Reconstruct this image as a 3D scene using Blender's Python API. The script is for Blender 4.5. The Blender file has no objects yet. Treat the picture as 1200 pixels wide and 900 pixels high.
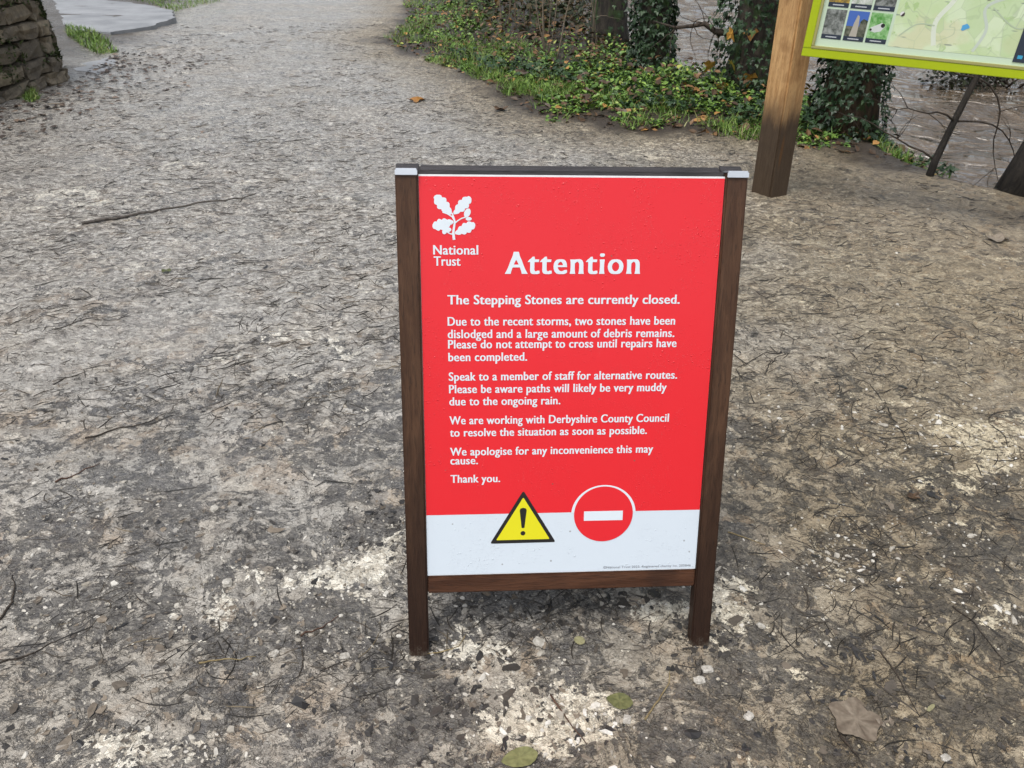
import bpy, bmesh, math, random
import numpy as np
from mathutils import Vector, Matrix
random.seed(7)
RNG = np.random.default_rng(7)
SC = bpy.context.scene
COL = SC.collection

# ------------------------------------------------------------------ camera
CAM_H = 1.4046
R_ = np.array([0.9995476, 0.0154896, 0.0257790])
U_ = np.array([-0.0300746, 0.5148049, 0.8567797])
W_ = np.array([0.0, 0.8571674, -0.5150378])
FPX = 905.79
cam = bpy.data.cameras.new('camera')
cam.sensor_width = 36.0
cam.lens = FPX / 1200 * 36.0
cam.clip_start = 0.05
cam.clip_end = 2000
cam.dof.use_dof = True
cam.dof.focus_distance = 1.75
cam.dof.aperture_fstop = 20
camo = bpy.data.objects.new('camera', cam)
COL.objects.link(camo)
camo.matrix_world = Matrix(((R_[0], U_[0], -W_[0], 0), (R_[1], U_[1], -W_[1], 0), (R_[2], U_[2], -W_[2], CAM_H), (0, 0, 0, 1)))
SC.camera = camo

# ------------------------------------------------------------------ sky and sun (overcast)
SUN_EL, SUN_AZ = 68.0, 215.0          # azimuth clockwise from +Y
world = bpy.data.worlds.new('World')
SC.world = world
world.use_nodes = True
wn, wl = world.node_tree.nodes, world.node_tree.links
bg = wn['Background']
sky = wn.new('ShaderNodeTexSky')
sky.sky_type = 'NISHITA'
sky.sun_disc = False
sky.sun_elevation = math.radians(SUN_EL)
sky.sun_rotation = math.radians(SUN_AZ)
sky.air_density = 1.0
sky.dust_density = 3.0
hs = wn.new('ShaderNodeHueSaturation')
hs.inputs['Saturation'].default_value = 0.42
wl.new(sky.outputs[0], hs.inputs['Color'])
wl.new(hs.outputs[0], bg.inputs['Color'])
bg.inputs['Strength'].default_value = 0.13
sun = bpy.data.lights.new('sun', 'SUN')
sun.energy = 1.5
sun.angle = math.radians(25)
sun.color = (1.0, 0.98, 0.95)
suno = bpy.data.objects.new('sun', sun)
COL.objects.link(suno)
az, el = math.radians(SUN_AZ), math.radians(SUN_EL)
sd = Vector((math.sin(az) * math.cos(el), math.cos(az) * math.cos(el), math.sin(el)))
suno.rotation_euler = sd.to_track_quat('Z', 'Y').to_euler()
suno.location = sd * 20
SC.view_settings.view_transform = 'Standard'
SC.view_settings.look = 'None'
SC.view_settings.gamma = 1.0
SC.view_settings.exposure = 0.48
SC.render.engine = 'CYCLES'

# ------------------------------------------------------------------ helpers
def ground_at(px, py, z=0.0):
    """a spot of the place, read off the photograph, as a point on the level z"""
    d = W_ + R_ * ((px - 600) / FPX) - U_ * ((py - 450) / FPX)
    t = (z - CAM_H) / d[2]
    return np.array([0, 0, CAM_H]) + d * t

def tag(o, label=None, cat=None, group=None, kind=None):
    if label: o['label'] = label
    if cat: o['category'] = cat
    if group: o['group'] = group
    if kind: o['kind'] = kind
    return o

def link(o, parent=None):
    COL.objects.link(o)
    if parent: o.parent = parent
    return o

def empty(name, loc, label, cat, group=None, rot=(0, 0, 0)):
    o = bpy.data.objects.new(name, None)
    o.empty_display_size = 0.1
    o.location = loc
    o.rotation_euler = rot
    link(o)
    return tag(o, label, cat, group)

def obj_bm(name, bm, mats, parent=None, smooth=False):
    me = bpy.data.meshes.new(name)
    bm.normal_update()
    bm.to_mesh(me); bm.free()
    for m in (mats if isinstance(mats, (list, tuple)) else [mats]):
        me.materials.append(m)
    if smooth:
        me.polygons.foreach_set('use_smooth', [True] * len(me.polygons))
    return link(bpy.data.objects.new(name, me), parent)

def obj_np(name, V, F, mat, parent=None, rnd=None, smooth=False):
    """V (n,3); F list of (k,m) index arrays; rnd per-vertex float attribute"""
    me = bpy.data.meshes.new(name)
    V = np.asarray(V, np.float32)
    F = [np.asarray(f, np.int32) for f in (F if isinstance(F, list) else [F])]
    nl = sum(f.size for f in F); nf = sum(len(f) for f in F)
    me.vertices.add(len(V)); me.vertices.foreach_set('co', V.ravel())
    me.loops.add(nl); me.loops.foreach_set('vertex_index', np.concatenate([f.ravel() for f in F]))
    me.polygons.add(nf)
    tot = np.concatenate([np.full(len(f), f.shape[1], np.int32) for f in F])
    st = np.concatenate([[0], np.cumsum(tot)[:-1]]).astype(np.int32)
    me.polygons.foreach_set('loop_start', st)
    me.polygons.foreach_set('use_smooth', np.full(nf, smooth))
    me.update(calc_edges=True)
    me.validate()
    if rnd is not None:
        for k, v in (rnd.items() if isinstance(rnd, dict) else [('rnd', rnd)]):
            a = me.attributes.new(k, 'FLOAT', 'POINT')
            a.data.foreach_set('value', np.asarray(v, np.float32))
    me.materials.append(mat)
    return link(bpy.data.objects.new(name, me), parent)

# numpy value noise
def _h(ix, iy, seed):
    n = (ix * 374761393 + iy * 668265263 + seed * 1442695041) & 0x7fffffff
    n = ((n ^ (n >> 13)) * 1274126177) & 0x7fffffff
    n = n ^ (n >> 16)
    return (n & 0xffff) / 65535.0
def vnoise(x, y, seed=0):
    x = np.asarray(x, float); y = np.asarray(y, float)
    ix, iy = np.floor(x).astype(np.int64), np.floor(y).astype(np.int64)
    fx, fy = x - ix, y - iy
    fx = fx * fx * (3 - 2 * fx); fy = fy * fy * (3 - 2 * fy)
    a, b = _h(ix, iy, seed), _h(ix + 1, iy, seed)
    c, d = _h(ix, iy + 1, seed), _h(ix + 1, iy + 1, seed)
    return (a * (1 - fx) + b * fx) * (1 - fy) + (c * (1 - fx) + d * fx) * fy
def fbm(x, y, octv=4, seed=0, gain=.5):
    s = 0; a = 1; t = 0
    for i in range(octv):
        s = s + a * vnoise(x * 2 ** i + 17.3 * i, y * 2 ** i - 9.1 * i, seed + i); t += a; a *= gain
    return s / t
def sstep(a, b, x):
    t = np.clip((x - a) / (b - a), 0, 1)
    return t * t * (3 - 2 * t)

def seg_dist(x, y, pts):
    best = np.full(np.shape(x), 1e9); sgn = np.ones(np.shape(x))
    for (x0, y0), (x1, y1) in zip(pts[:-1], pts[1:]):
        dx, dy = x1 - x0, y1 - y0; L = dx * dx + dy * dy
        t = np.clip(((x - x0) * dx + (y - y0) * dy) / L, 0, 1)
        d = np.hypot(x - x0 - t * dx, y - y0 - t * dy)
        cr = dx * (y - y0) - dy * (x - x0)
        m = d < best
        best = np.where(m, d, best); sgn = np.where(m, np.where(cr < 0, 1, -1), sgn)
    return best, sgn
def inside(x, y, poly):
    c = np.zeros(np.shape(x), bool)
    n = len(poly)
    for i in range(n):
        x0, y0 = poly[i]; x1, y1 = poly[(i + 1) % n]
        if y0 == y1: continue
        m = ((y0 > y) != (y1 > y)) & (x < (x1 - x0) * (y - y0) / (y1 - y0) + x0)
        c ^= m
    return c

# land layout (metres)
CREST = [(150, -150), (30, -30), (9, -1.5), (5.2, 3.2), (3.6, 4.85), (2.98, 5.3), (2.82, 5.9), (2.85, 6.55), (2.3, 7.45), (1.8, 8.1),
         (1.35, 9.0), (1.1, 10.6), (0.9, 13), (0.5, 20), (1.5, 28), (8, 40), (30, 55), (200, 120), (900, 400)]
VEDGE = [tuple(ground_at(*p)[:2]) for p in ((1060, 196), (1000, 181), (940, 176), (885, 166), (800, 158), (700, 150), (640, 140), (600, 118),
          (560, 95), (520, 80), (470, 60), (450, 45), (480, 20), (470, 2))]
VERGE = [(2.95, 5.25)] + VEDGE + [(-3.0, 24), (0, 24), (0.9, 13), (1.2, 10.6), (1.6, 9.0), (2.05, 8.1), (2.6, 7.45), (3.1, 6.6), (3.1, 5.9)]
LEFT_EDGE = [(-4.1, -60), (-4.15, 5.5), (-4.3, 7.7), (-4.55, 9.5), (-4.7, 11.5), (-5.6, 14.2), (-6.5, 18), (-12, 40), (-40, 200)]
WATER_Z = -0.85

def river_d(x, y):
    d, s = seg_dist(x, y, CREST)
    return d * s
def height(x, y):
    x = np.asarray(x, float); y = np.asarray(y, float)
    z = 0.030 * (fbm(x * .9, y * .9, 3, 3) - .5) + 0.020 * (fbm(x * 3.3, y * 3.3, 3, 11) - .5) + 0.017 * (fbm(x * 13, y * 13, 3, 23) - .5)
    z = z + 0.010 * (fbm(x * 36, y * 36, 2, 31) - .5)
    d = river_d(x, y)
    z = z - 1.7 * sstep(-0.25, 1.5, d) + 3.2 * sstep(24, 34, d)
    vd, vs = seg_dist(x, y, VEDGE)
    z = z + 0.05 * sstep(-.1, .7, np.where(inside(x, y, VERGE), vd, -vd)) * (d < .5)
    ld, ls = seg_dist(x, y, LEFT_EDGE)
    z = z + 0.06 * sstep(0, .8, -ls * ld)
    # trodden flat where the notice stands
    z = z * (1 - .92 * np.exp(-((x - .13) / .50) ** 2 - ((y - 1.22) / .24) ** 2)) - .92 * .0 
    return z
def hz(x, y):
    return float(height(np.array([x]), np.array([y]))[0])

# ------------------------------------------------------------------ node helper
class NT:
    def __init__(s, name):
        s.m = bpy.data.materials.new(name); s.m.use_nodes = True
        s.n = s.m.node_tree.nodes; s.l = s.m.node_tree.links
        s.b = s.n['Principled BSDF']
    def _in(s, sock, v):
        if hasattr(v, 'links') or isinstance(v, bpy.types.NodeSocket): s.l.new(v, sock)
        elif v is not None:
            if sock.type == 'RGBA' and len(v) == 3: v = (*v, 1)
            sock.default_value = v
    def pos(s):
        return s.n.new('ShaderNodeNewGeometry').outputs['Position']
    def objc(s):
        return s.n.new('ShaderNodeTexCoord').outputs['Object']
    def mapv(s, vec, scale=(1, 1, 1), rot=(0, 0, 0), loc=(0, 0, 0)):
        n = s.n.new('ShaderNodeMapping'); s.l.new(vec, n.inputs[0])
        n.inputs['Location'].default_value = loc; n.inputs['Rotation'].default_value = rot; n.inputs['Scale'].default_value = scale
        return n.outputs[0]
    def noise(s, vec, scale, detail=4, rough=.5, dist=0.0, color=False):
        n = s.n.new('ShaderNodeTexNoise'); s.l.new(vec, n.inputs['Vector'])
        n.inputs['Scale'].default_value = scale; n.inputs['Detail'].default_value = detail
        n.inputs['Roughness'].default_value = rough; n.inputs['Distortion'].default_value = dist
        return n.outputs['Color' if color else 'Fac']
    def vor(s, vec, scale, feature='F1', rand=1.0):
        n = s.n.new('ShaderNodeTexVoronoi'); n.feature = feature; s.l.new(vec, n.inputs['Vector'])
        n.inputs['Scale'].default_value = scale; n.inputs['Randomness'].default_value = rand
        return n.outputs
    def math(s, op, a, b=None, c=None):
        n = s.n.new('ShaderNodeMath'); n.operation = op
        for i, v in enumerate((a, b, c)):
            if v is not None: s._in(n.inputs[i], v)
        return n.outputs[0]
    def ramp(s, fac, lo, hi, a=0.0, b=1.0):
        n = s.n.new('ShaderNodeMapRange'); n.interpolation_type = 'SMOOTHSTEP'
        s._in(n.inputs[0], fac)
        for i, v in zip((1, 2, 3, 4), (lo, hi, a, b)): n.inputs[i].default_value = v
        return n.outputs[0]
    def cramp(s, fac, stops):
        n = s.n.new('ShaderNodeValToRGB'); s._in(n.inputs[0], fac)
        e = n.color_ramp.elements
        while len(e) < len(stops): e.new(.5)
        for q, (p, c) in zip(e, stops): q.position = p; q.color = (*c, 1)
        return n.outputs[0]
    def mix(s, fac, a, b, mode='MIX'):
        n = s.n.new('ShaderNodeMix'); n.data_type = 'RGBA'; n.blend_type = mode
        s._in(n.inputs[0], fac); s._in(n.inputs[6], a); s._in(n.inputs[7], b)
        return n.outputs[2]
    def attr(s, name):
        n = s.n.new('ShaderNodeAttribute'); n.attribute_name = name
        return n.outputs['Fac']
    def sep(s, vec):
        n = s.n.new('ShaderNodeSeparateXYZ'); s.l.new(vec, n.inputs[0]); return n.outputs
    def bump(s, h, dist=.01, strength=1.0, prev=None):
        n = s.n.new('ShaderNodeBump'); s.l.new(h, n.inputs['Height'])
        n.inputs['Distance'].default_value = dist; n.inputs['Strength'].default_value = strength
        if prev is not None: s.l.new(prev, n.inputs['Normal'])
        return n.outputs[0]
    def out(s, color=None, rough=None, normal=None, spec=None, coat=None):
        if color is not None: s._in(s.b.inputs['Base Color'], color)
        if rough is not None: s._in(s.b.inputs['Roughness'], rough)
        if normal is not None: s._in(s.b.inputs['Normal'], normal)
        if spec is not None: s._in(s.b.inputs['Specular IOR Level'], spec)
        if coat is not None: s._in(s.b.inputs['Coat Weight'], coat)
        return s.m

def plain(name, col, rough=.6, metal=0.0, var=.15, scale=30, bump=0.0):
    t = NT(name); p = t.objc()
    n = t.noise(p, scale, 5, .6)
    lo = tuple(c * (1 - var) for c in col); hi = tuple(min(1, c * (1 + var)) for c in col)
    t.out(t.mix(n, lo, hi), rough)
    t.b.inputs['Metallic'].default_value = metal
    if bump: t._in(t.b.inputs['Normal'], t.bump(n, bump))
    return t.m

# ------------------------------------------------------------------ ground material
def make_ground_material():
    t = NT('wet_trodden_ground'); p = t.pos()
    earth = t.attr('earth'); verge = t.attr('verge'); grime = t.attr('grime')
    # one shared wobble makes everything less grid-like
    big = t.noise(p, 1.1, 4, .6)
    mid = t.noise(p, 6.5, 6, .68, .4)
    fine = t.noise(p, 48, 4, .72, .3)
    grit = t.noise(p, 190, 3, .7)
    grey = t.mix(t.ramp(mid, .33, .68), (.270, .255, .230), (.430, .412, .382))
    brown = t.mix(t.ramp(mid, .33, .68), (.205, .172, .128), (.355, .305, .235))
    base = t.mix(earth, grey, brown)
    base = t.mix(t.ramp(fine, .34, .66), t.mix(.38, base, (.07, .062, .052), 'MIX'), base)
    base = t.mix(t.ramp(grit, .3, .7, 0, .30), base, (.30, .27, .23))
    # trodden leaves: a mosaic of flattened scraps, each its own taupe
    wv = t.n.new('ShaderNodeVectorMath'); wv.operation = 'MULTIPLY_ADD'
    t.l.new(t.noise(p, 13, 4, .6, 0, True), wv.inputs[0]); wv.inputs[1].default_value = (.09, .09, 0); t.l.new(p, wv.inputs[2])
    lv = t.vor(wv.outputs[0], 19)
    lr = t.sep(lv['Color'])
    scrap = t.mix(lr[0], (.155, .130, .105), (.400, .360, .300))
    scrap = t.mix(t.ramp(lr[2], .80, .82, 0, .8), scrap, (.085, .075, .068))
    scrap = t.mix(t.ramp(lr[2], .20, .18, 0, .7), scrap, (.250, .180, .115))
    lv2 = t.vor(wv.outputs[0], 47)
    l2 = t.sep(lv2['Color'])
    scrap2 = t.mix(l2[0], (.110, .095, .080), (.470, .440, .390))
    litter = t.math('MULTIPLY', t.ramp(t.noise(p, 3.3, 4, .6), .42, .58), .75)
    base = t.mix(litter, base, scrap)
    coarse = t.attr('coarse')
    base = t.mix(t.math('ADD', t.math('MULTIPLY', t.ramp(l2[1], .45, .55), .24), t.math('MULTIPLY', coarse, .35)), base, scrap2)
    # shreds: short tangled light and dark flecks at the scale of leaf crumbs
    shred = t.noise(p, 62, 5, .70, 2.2)
    shred2 = t.noise(t.mapv(t.mapv(p, (1, 1, 1), (0, 0, .3)), (.45, 1.2, 1)), 55, 4, .68, 1.6)
    sh = t.math('ADD', t.math('MULTIPLY', shred, .5), t.math('MULTIPLY', shred2, .5))
    base = t.mix(t.math('MULTIPLY', t.ramp(sh, .46, .42), t.math('ADD', .34, t.math('MULTIPLY', coarse, .52))), base, (.052, .046, .041))
    base = t.mix(t.math('MULTIPLY', t.ramp(sh, .555, .585), t.math('ADD', .26, t.math('MULTIPLY', coarse, .54))), base, (.60, .575, .52))
    big_sh = t.noise(t.mapv(t.mapv(p, (1, 1, 1), (0, 0, -.2)), (.7, 1.1, 1)), 26, 5, .66, 1.8)
    base = t.mix(t.math('MULTIPLY', t.ramp(big_sh, .455, .415), t.math('ADD', .20, t.math('MULTIPLY', coarse, .62))), base, (.060, .054, .050))
    base = t.mix(t.math('MULTIPLY', t.ramp(big_sh, .56, .595), t.math('ADD', .15, t.math('MULTIPLY', coarse, .55))), base, (.60, .58, .54))
    # dark rotted leaf mats, fibrous
    warp = t.mapv(p, (1, 1, 1))
    mat1 = t.noise(warp, 5.2, 7, .74, 1.1)
    mat2 = t.noise(warp, 15, 5, .74, 1.6)
    thr = t.math('ADD', t.math('MULTIPLY', mat1, .62), t.math('MULTIPLY', mat2, .38))
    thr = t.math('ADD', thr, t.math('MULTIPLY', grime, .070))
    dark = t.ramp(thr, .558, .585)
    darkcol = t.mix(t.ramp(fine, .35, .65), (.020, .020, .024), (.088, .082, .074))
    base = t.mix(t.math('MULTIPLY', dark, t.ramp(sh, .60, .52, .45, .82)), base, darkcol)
    # thin fibres: iso-lines of stretched noise, broken into short pieces
    fib = None
    for k, (ang, sx, sy, th) in enumerate(((.35, 24, 70, .020), (-.5, 22, 66, .018), (1.2, 26, 70, .016), (2.2, 40, 60, .016))):
        q = t.mapv(p, (1, 1, 1), (0, 0, ang), (k * 3.1, k * 1.7, 0))
        q = t.mapv(q, (sx / 40, sy / 40, 1))
        f = t.noise(q, 40, 2, .5, .6)
        f = t.math('ABSOLUTE', t.math('SUBTRACT', f, .5))
        line = t.ramp(f, 0.0, th, 1, 0)
        brk = t.ramp(t.noise(q, 17, 2, .5), .50, .56)
        line = t.math('MULTIPLY', line, brk)
        fib = line if fib is None else t.math('MAXIMUM', fib, line)
    base = t.mix(t.math('MULTIPLY', fib, .72), base, (.040, .034, .028))
    # pale crushed limestone showing through
    pl1 = t.noise(p, 2.6, 7, .76, .5)
    pl2 = t.noise(p, 21, 5, .7, .5)
    pt = t.math('ADD', t.math('MULTIPLY', pl1, .70), t.math('MULTIPLY', pl2, .30))
    pt = t.math('ADD', pt, t.math('MULTIPLY', t.attr('pale'), .15))
    pale = t.math('MULTIPLY', t.ramp(pt, .592, .604), t.ramp(fine, .40, .44))
    v = t.vor(p, 85)
    palecol = t.mix(t.sep(v['Color'])[0], (.43, .39, .325), (.74, .71, .63))
    nv = t.math('SUBTRACT', 1.0, verge)
    base = t.mix(t.math('MULTIPLY', t.math('MULTIPLY', pale, .92), nv), base, palecol)
    # white chips
    def chips(scale, prob, size):
        w = t.mix(.5, p, t.mapv(p, (1, 1, 1)))
        o = t.vor(t.mapv(p, (1, 1, 1), (0, 0, scale), (scale, 0, 0)), scale)
        on = t.math('GREATER_THAN', t.sep(o['Color'])[0], prob)
        d = t.math('ADD', o['Distance'], t.math('MULTIPLY', t.math('SUBTRACT', fine, .5), 1.1))
        return t.math('MULTIPLY', on, t.ramp(d, size, size + .06, 1, 0))
    ch = chips(75, .955, .24)
    ch = t.math('MAXIMUM', ch, chips(30, .975, .20))
    base = t.mix(t.math('MULTIPLY', t.math('MULTIPLY', ch, .9), nv), base, (.55, .52, .46))
    base = t.mix(1.0, base, t.mix(earth, (1.40, 1.39, 1.36), (1.07, .97, .77)), 'MULTIPLY')  # earth warmed; elsewhere colour lifted and cooled, painting in the silvery wet sheen
    # verge soil
    base = t.mix(verge, base, t.mix(fine, (.028, .021, .014), (.075, .055, .035)))
    # relief
    h = t.math('ADD', t.math('MULTIPLY', mid, .9), t.math('MULTIPLY', fine, .35))
    h = t.math('ADD', h, t.math('MULTIPLY', grit, .10))
    h = t.math('ADD', h, t.math('MULTIPLY', sh, .40))
    h = t.math('ADD', h, t.math('MULTIPLY', big_sh, t.math('MULTIPLY', coarse, .9)))
    h = t.math('ADD', h, t.math('MULTIPLY', l2[0], .10))
    h = t.math('ADD', h, t.math('MULTIPLY', fib, .12))
    h = t.math('ADD', h, t.math('MULTIPLY', ch, .16))
    h = t.math('SUBTRACT', h, t.math('MULTIPLY', dark, .12))
    h = t.math('ADD', h, t.math('MULTIPLY', pale, .10))
    nrm = t.bump(h, .017, 1.0)
    wet = t.ramp(t.math('ADD', big, t.math('MULTIPLY', mid, .5)), .55, .95)
    rough = t.math('SUBTRACT', .46, t.math('MULTIPLY', wet, .20))
    rough = t.math('SUBTRACT', rough, t.math('MULTIPLY', dark, .10))
    rough = t.math('ADD', rough, t.math('MULTIPLY', earth, .12))
    film = t.math('MULTIPLY', t.math('MULTIPLY', t.ramp(t.math('ADD', big, t.math('MULTIPLY', mid, .4)), .52, .80), t.math('SUBTRACT', 1.0, t.math('MULTIPLY', earth, .8))), nv)
    t._in(t.b.inputs['Coat Weight'], t.math('MULTIPLY', film, .9))
    t.b.inputs['Coat Roughness'].default_value = .16
    t._in(t.b.inputs['Coat Normal'], nrm)
    return t.out(base, rough, nrm, .5)
M_GROUND = make_ground_material()

def axis(lo, hi, f0, f1, step, grow):
    a = list(np.arange(f0, f1, step))
    s, x = step, f0
    left = []
    while x > lo:
        s *= grow; x -= s; left.append(x)
    s, x = step, a[-1]
    right = []
    while x < hi:
        s *= grow; x += s; right.append(x)
    return np.array(left[::-1] + a + right)

PALE = ((650, 850, .16, .10, 1), (700, 845, .10, .07, .7), (540, 760, .10, .06, .8), (760, 712, .12, .05, .8), (420, 672, .16, .09, .9), (160, 885, .16, .06, 1), (90, 700, .25, .08, .3),
        (1150, 520, .28, .22, .8), (985, 655, .14, .10, .8), (850, 690, .10, .08, .7), (1170, 720, .1, .09, .7), (1040, 520, .2, .14, .5), (400, 400, .3, .2, .5), (700, 175, .8, .3, .5), (40, 235, .5, .25, .6))
def build_ground():
    xs = axis(-600, 600, -1.9, 2.1, .015, 1.045)
    ys = axis(-300, 900, .75, 3.2, .014, 1.022)
    X, Y = np.meshgrid(xs, ys)
    x, y = X.ravel(), Y.ravel()
    z = height(x, y)
    V = np.stack([x, y, z], 1)
    ny, nx = X.shape
    idx = np.arange(ny * nx).reshape(ny, nx)
    F = np.stack([idx[:-1, :-1], idx[:-1, 1:], idx[1:, 1:], idx[1:, :-1]], -1).reshape(-1, 4)
    d = river_d(x, y)
    vd, _ = seg_dist(x, y, VEDGE)
    iv = inside(x, y, VERGE)
    wob = (fbm(x * 2.2, y * 2.2, 4, 5) - .5)
    verge = sstep(-.35, .2, np.where(iv, vd, -vd) + wob * 1.1)
    verge = np.maximum(verge, sstep(-.1, .6, d))
    ld, ls = seg_dist(x, y, LEFT_EDGE)
    lsd = -ls * ld
    verge = np.maximum(verge, sstep(-.05, .5, lsd + wob * .8) * .85)
    earth = np.clip(sstep(-.6, 1.5, x - .12 * (y - 1) + wob * 1.6) + .25 * sstep(1.6, .9, y), 0, 1)
    earth = np.maximum(earth, sstep(1.2, 0, vd))
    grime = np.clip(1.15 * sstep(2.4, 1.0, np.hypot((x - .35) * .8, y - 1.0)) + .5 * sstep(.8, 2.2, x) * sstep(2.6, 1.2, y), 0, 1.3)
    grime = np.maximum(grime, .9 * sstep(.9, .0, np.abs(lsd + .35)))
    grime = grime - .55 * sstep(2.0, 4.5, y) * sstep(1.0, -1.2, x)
    pale = np.zeros(len(x))
    for px, py, rx, ry, k in PALE:
        g = ground_at(px, py)
        pale = np.maximum(pale, k * np.exp(-(((x - g[0]) / rx) ** 2 + ((y - g[1]) / ry) ** 2)))
    g = ground_at(455, 610)
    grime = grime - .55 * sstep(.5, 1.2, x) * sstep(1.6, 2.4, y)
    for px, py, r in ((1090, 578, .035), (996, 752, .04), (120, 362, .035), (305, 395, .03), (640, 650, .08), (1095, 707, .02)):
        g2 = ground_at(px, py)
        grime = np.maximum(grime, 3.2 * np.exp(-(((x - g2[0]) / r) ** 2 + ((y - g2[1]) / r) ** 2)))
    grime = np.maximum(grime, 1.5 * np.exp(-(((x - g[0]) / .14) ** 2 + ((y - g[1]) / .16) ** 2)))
    coarse = np.clip(sstep(1.6, 4.2, y + .35 * wob) * sstep(2.6, .4, x - .12 * y), 0, 1)
    fc = V[F].mean(1)
    on_path = ~inside(fc[:, 0], fc[:, 1], VERGE) & (river_d(fc[:, 0], fc[:, 1]) < -.15)
    fl, fs = seg_dist(fc[:, 0], fc[:, 1], LEFT_EDGE)
    on_path &= (fs > 0)
    for name, m in (('path', on_path), ('ground', ~on_path)):
        f = F[m]
        used = np.unique(f)
        mp = np.zeros(len(V), np.int64); mp[used] = np.arange(len(used))
        o = obj_np(name, V[used], mp[f], M_GROUND, rnd={'earth': earth[used], 'verge': verge[used], 'grime': grime[used], 'pale': pale[used], 'coarse': coarse[used]}, smooth=True)
        tag(o, kind='structure')
build_ground()

# ------------------------------------------------------------------ river
def build_river():
    t = NT('muddy_river_water'); p = t.pos()
    a = t.noise(t.mapv(t.mapv(p, (1, 1, 1), (0, 0, .5)), (1.0, 2.0, 1)), 1.25, 2, .5, .8)
    b = t.noise(t.mapv(t.mapv(p, (1, 1, 1), (0, 0, .4)), (1.0, 1.9, 1)), 8, 4, .6, .6)
    h = t.math('ADD', a, t.math('MULTIPLY', b, .09))
    col = t.mix(t.ramp(a, .35, .65), (.080, .056, .032), (.135, .098, .060))
    pale_crests = t.ramp(t.math('ADD', t.math('MULTIPLY', a, .55), t.math('MULTIPLY', b, .45)), .62, .70, 0, .35)  # paler flecks where the ripples stand highest
    col = t.mix(pale_crests, col, (.42, .40, .37))
    t.out(col, .03, t.bump(h, .34, 1.0), .8)
    xs = axis(.2, 42, 3.0, 12.0, .07, 1.04)
    ys = axis(-60, 120, 4.0, 16.0, .07, 1.03)
    X, Y = np.meshgrid(xs, ys); x, y = X.ravel(), Y.ravel()
    c, s = math.cos(.35), math.sin(.35)
    u, v = c * x + s * y, -s * x + c * y
    z = WATER_Z + .20 * (fbm(u * .8, v * 1.3, 3, 77) - .5) + .05 * (fbm(u * 2.6, v * 4.2, 3, 91) - .5)
    ny, nx = X.shape; idx = np.arange(ny * nx).reshape(ny, nx)
    F = np.stack([idx[:-1, :-1], idx[:-1, 1:], idx[1:, 1:], idx[1:, :-1]], -1).reshape(-1, 4)
    fc = np.stack([x, y], 1)[F].mean(1)
    dd = river_d(fc[:, 0], fc[:, 1])
    F = F[(dd > .1) & (dd < 33)]
    tag(obj_np('river', np.stack([x, y, z], 1), F, t.m, smooth=True), kind='structure')
build_river()

# ------------------------------------------------------------------ scatter helper for leaves and blades
def rotmats(yaw, pitch, roll):
    cy, sy, cp, sp, cr, sr = np.cos(yaw), np.sin(yaw), np.cos(pitch), np.sin(pitch), np.cos(roll), np.sin(roll)
    n = len(yaw); z, o = np.zeros(n), np.ones(n)
    Rz = np.stack([cy, -sy, z, sy, cy, z, z, z, o], -1).reshape(n, 3, 3)
    Rx = np.stack([o, z, z, z, cp, -sp, z, sp, cp], -1).reshape(n, 3, 3)
    Ry = np.stack([cr, z, sr, z, o, z, -sr, z, cr], -1).reshape(n, 3, 3)
    return Rz @ Rx @ Ry
def instances(tv, tf, pos, M, scale):
    """many copies of one small template in one mesh"""
    n, k = len(pos), len(tv)
    sc = scale if np.ndim(scale) == 2 else np.repeat(np.asarray(scale)[:, None], 3, 1)
    V = np.einsum('nij,nkj->nki', M, tv[None] * sc[:, None, :]) + pos[:, None, :]
    out = []
    for f in tf:
        f = np.asarray(f)
        out.append((f[None] + (np.arange(n) * k)[:, None, None]).reshape(-1, f.shape[1]))
    return V.reshape(-1, 3), out
LEAF_V = np.array([[0, 0, 0], [-.30, .38, .09], [-.22, .72, .07], [0, 1, -.06], [.22, .72, .07], [.30, .38, .09], [0, .5, 0]])
LEAF_F = [np.array([[0, 6, 1], [1, 6, 2], [2, 6, 3], [3, 6, 4], [4, 6, 5], [5, 6, 0]])]
IVY_V = np.array([[0, .12, 0], [-.28, -.02, .03], [-.50, .30, -.05], [-.25, .42, .06], [0, 1, -.08], [.25, .42, .06], [.50, .30, -.05], [.28, -.02, .03], [0, .35, .04]])
IVY_F = [np.array([[0, 8, 1], [1, 8, 2], [2, 8, 3], [3, 8, 4], [4, 8, 5], [5, 8, 6], [6, 8, 7], [7, 8, 0]])]
BLADE_V = np.array([[-.5, 0, 0], [.5, 0, 0], [-.38, .15, .5], [.38, .15, .5], [0, .55, 1.0]])
BLADE_F = [np.array([[0, 1, 3, 2]]), np.array([[2, 3, 4]])]

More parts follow.
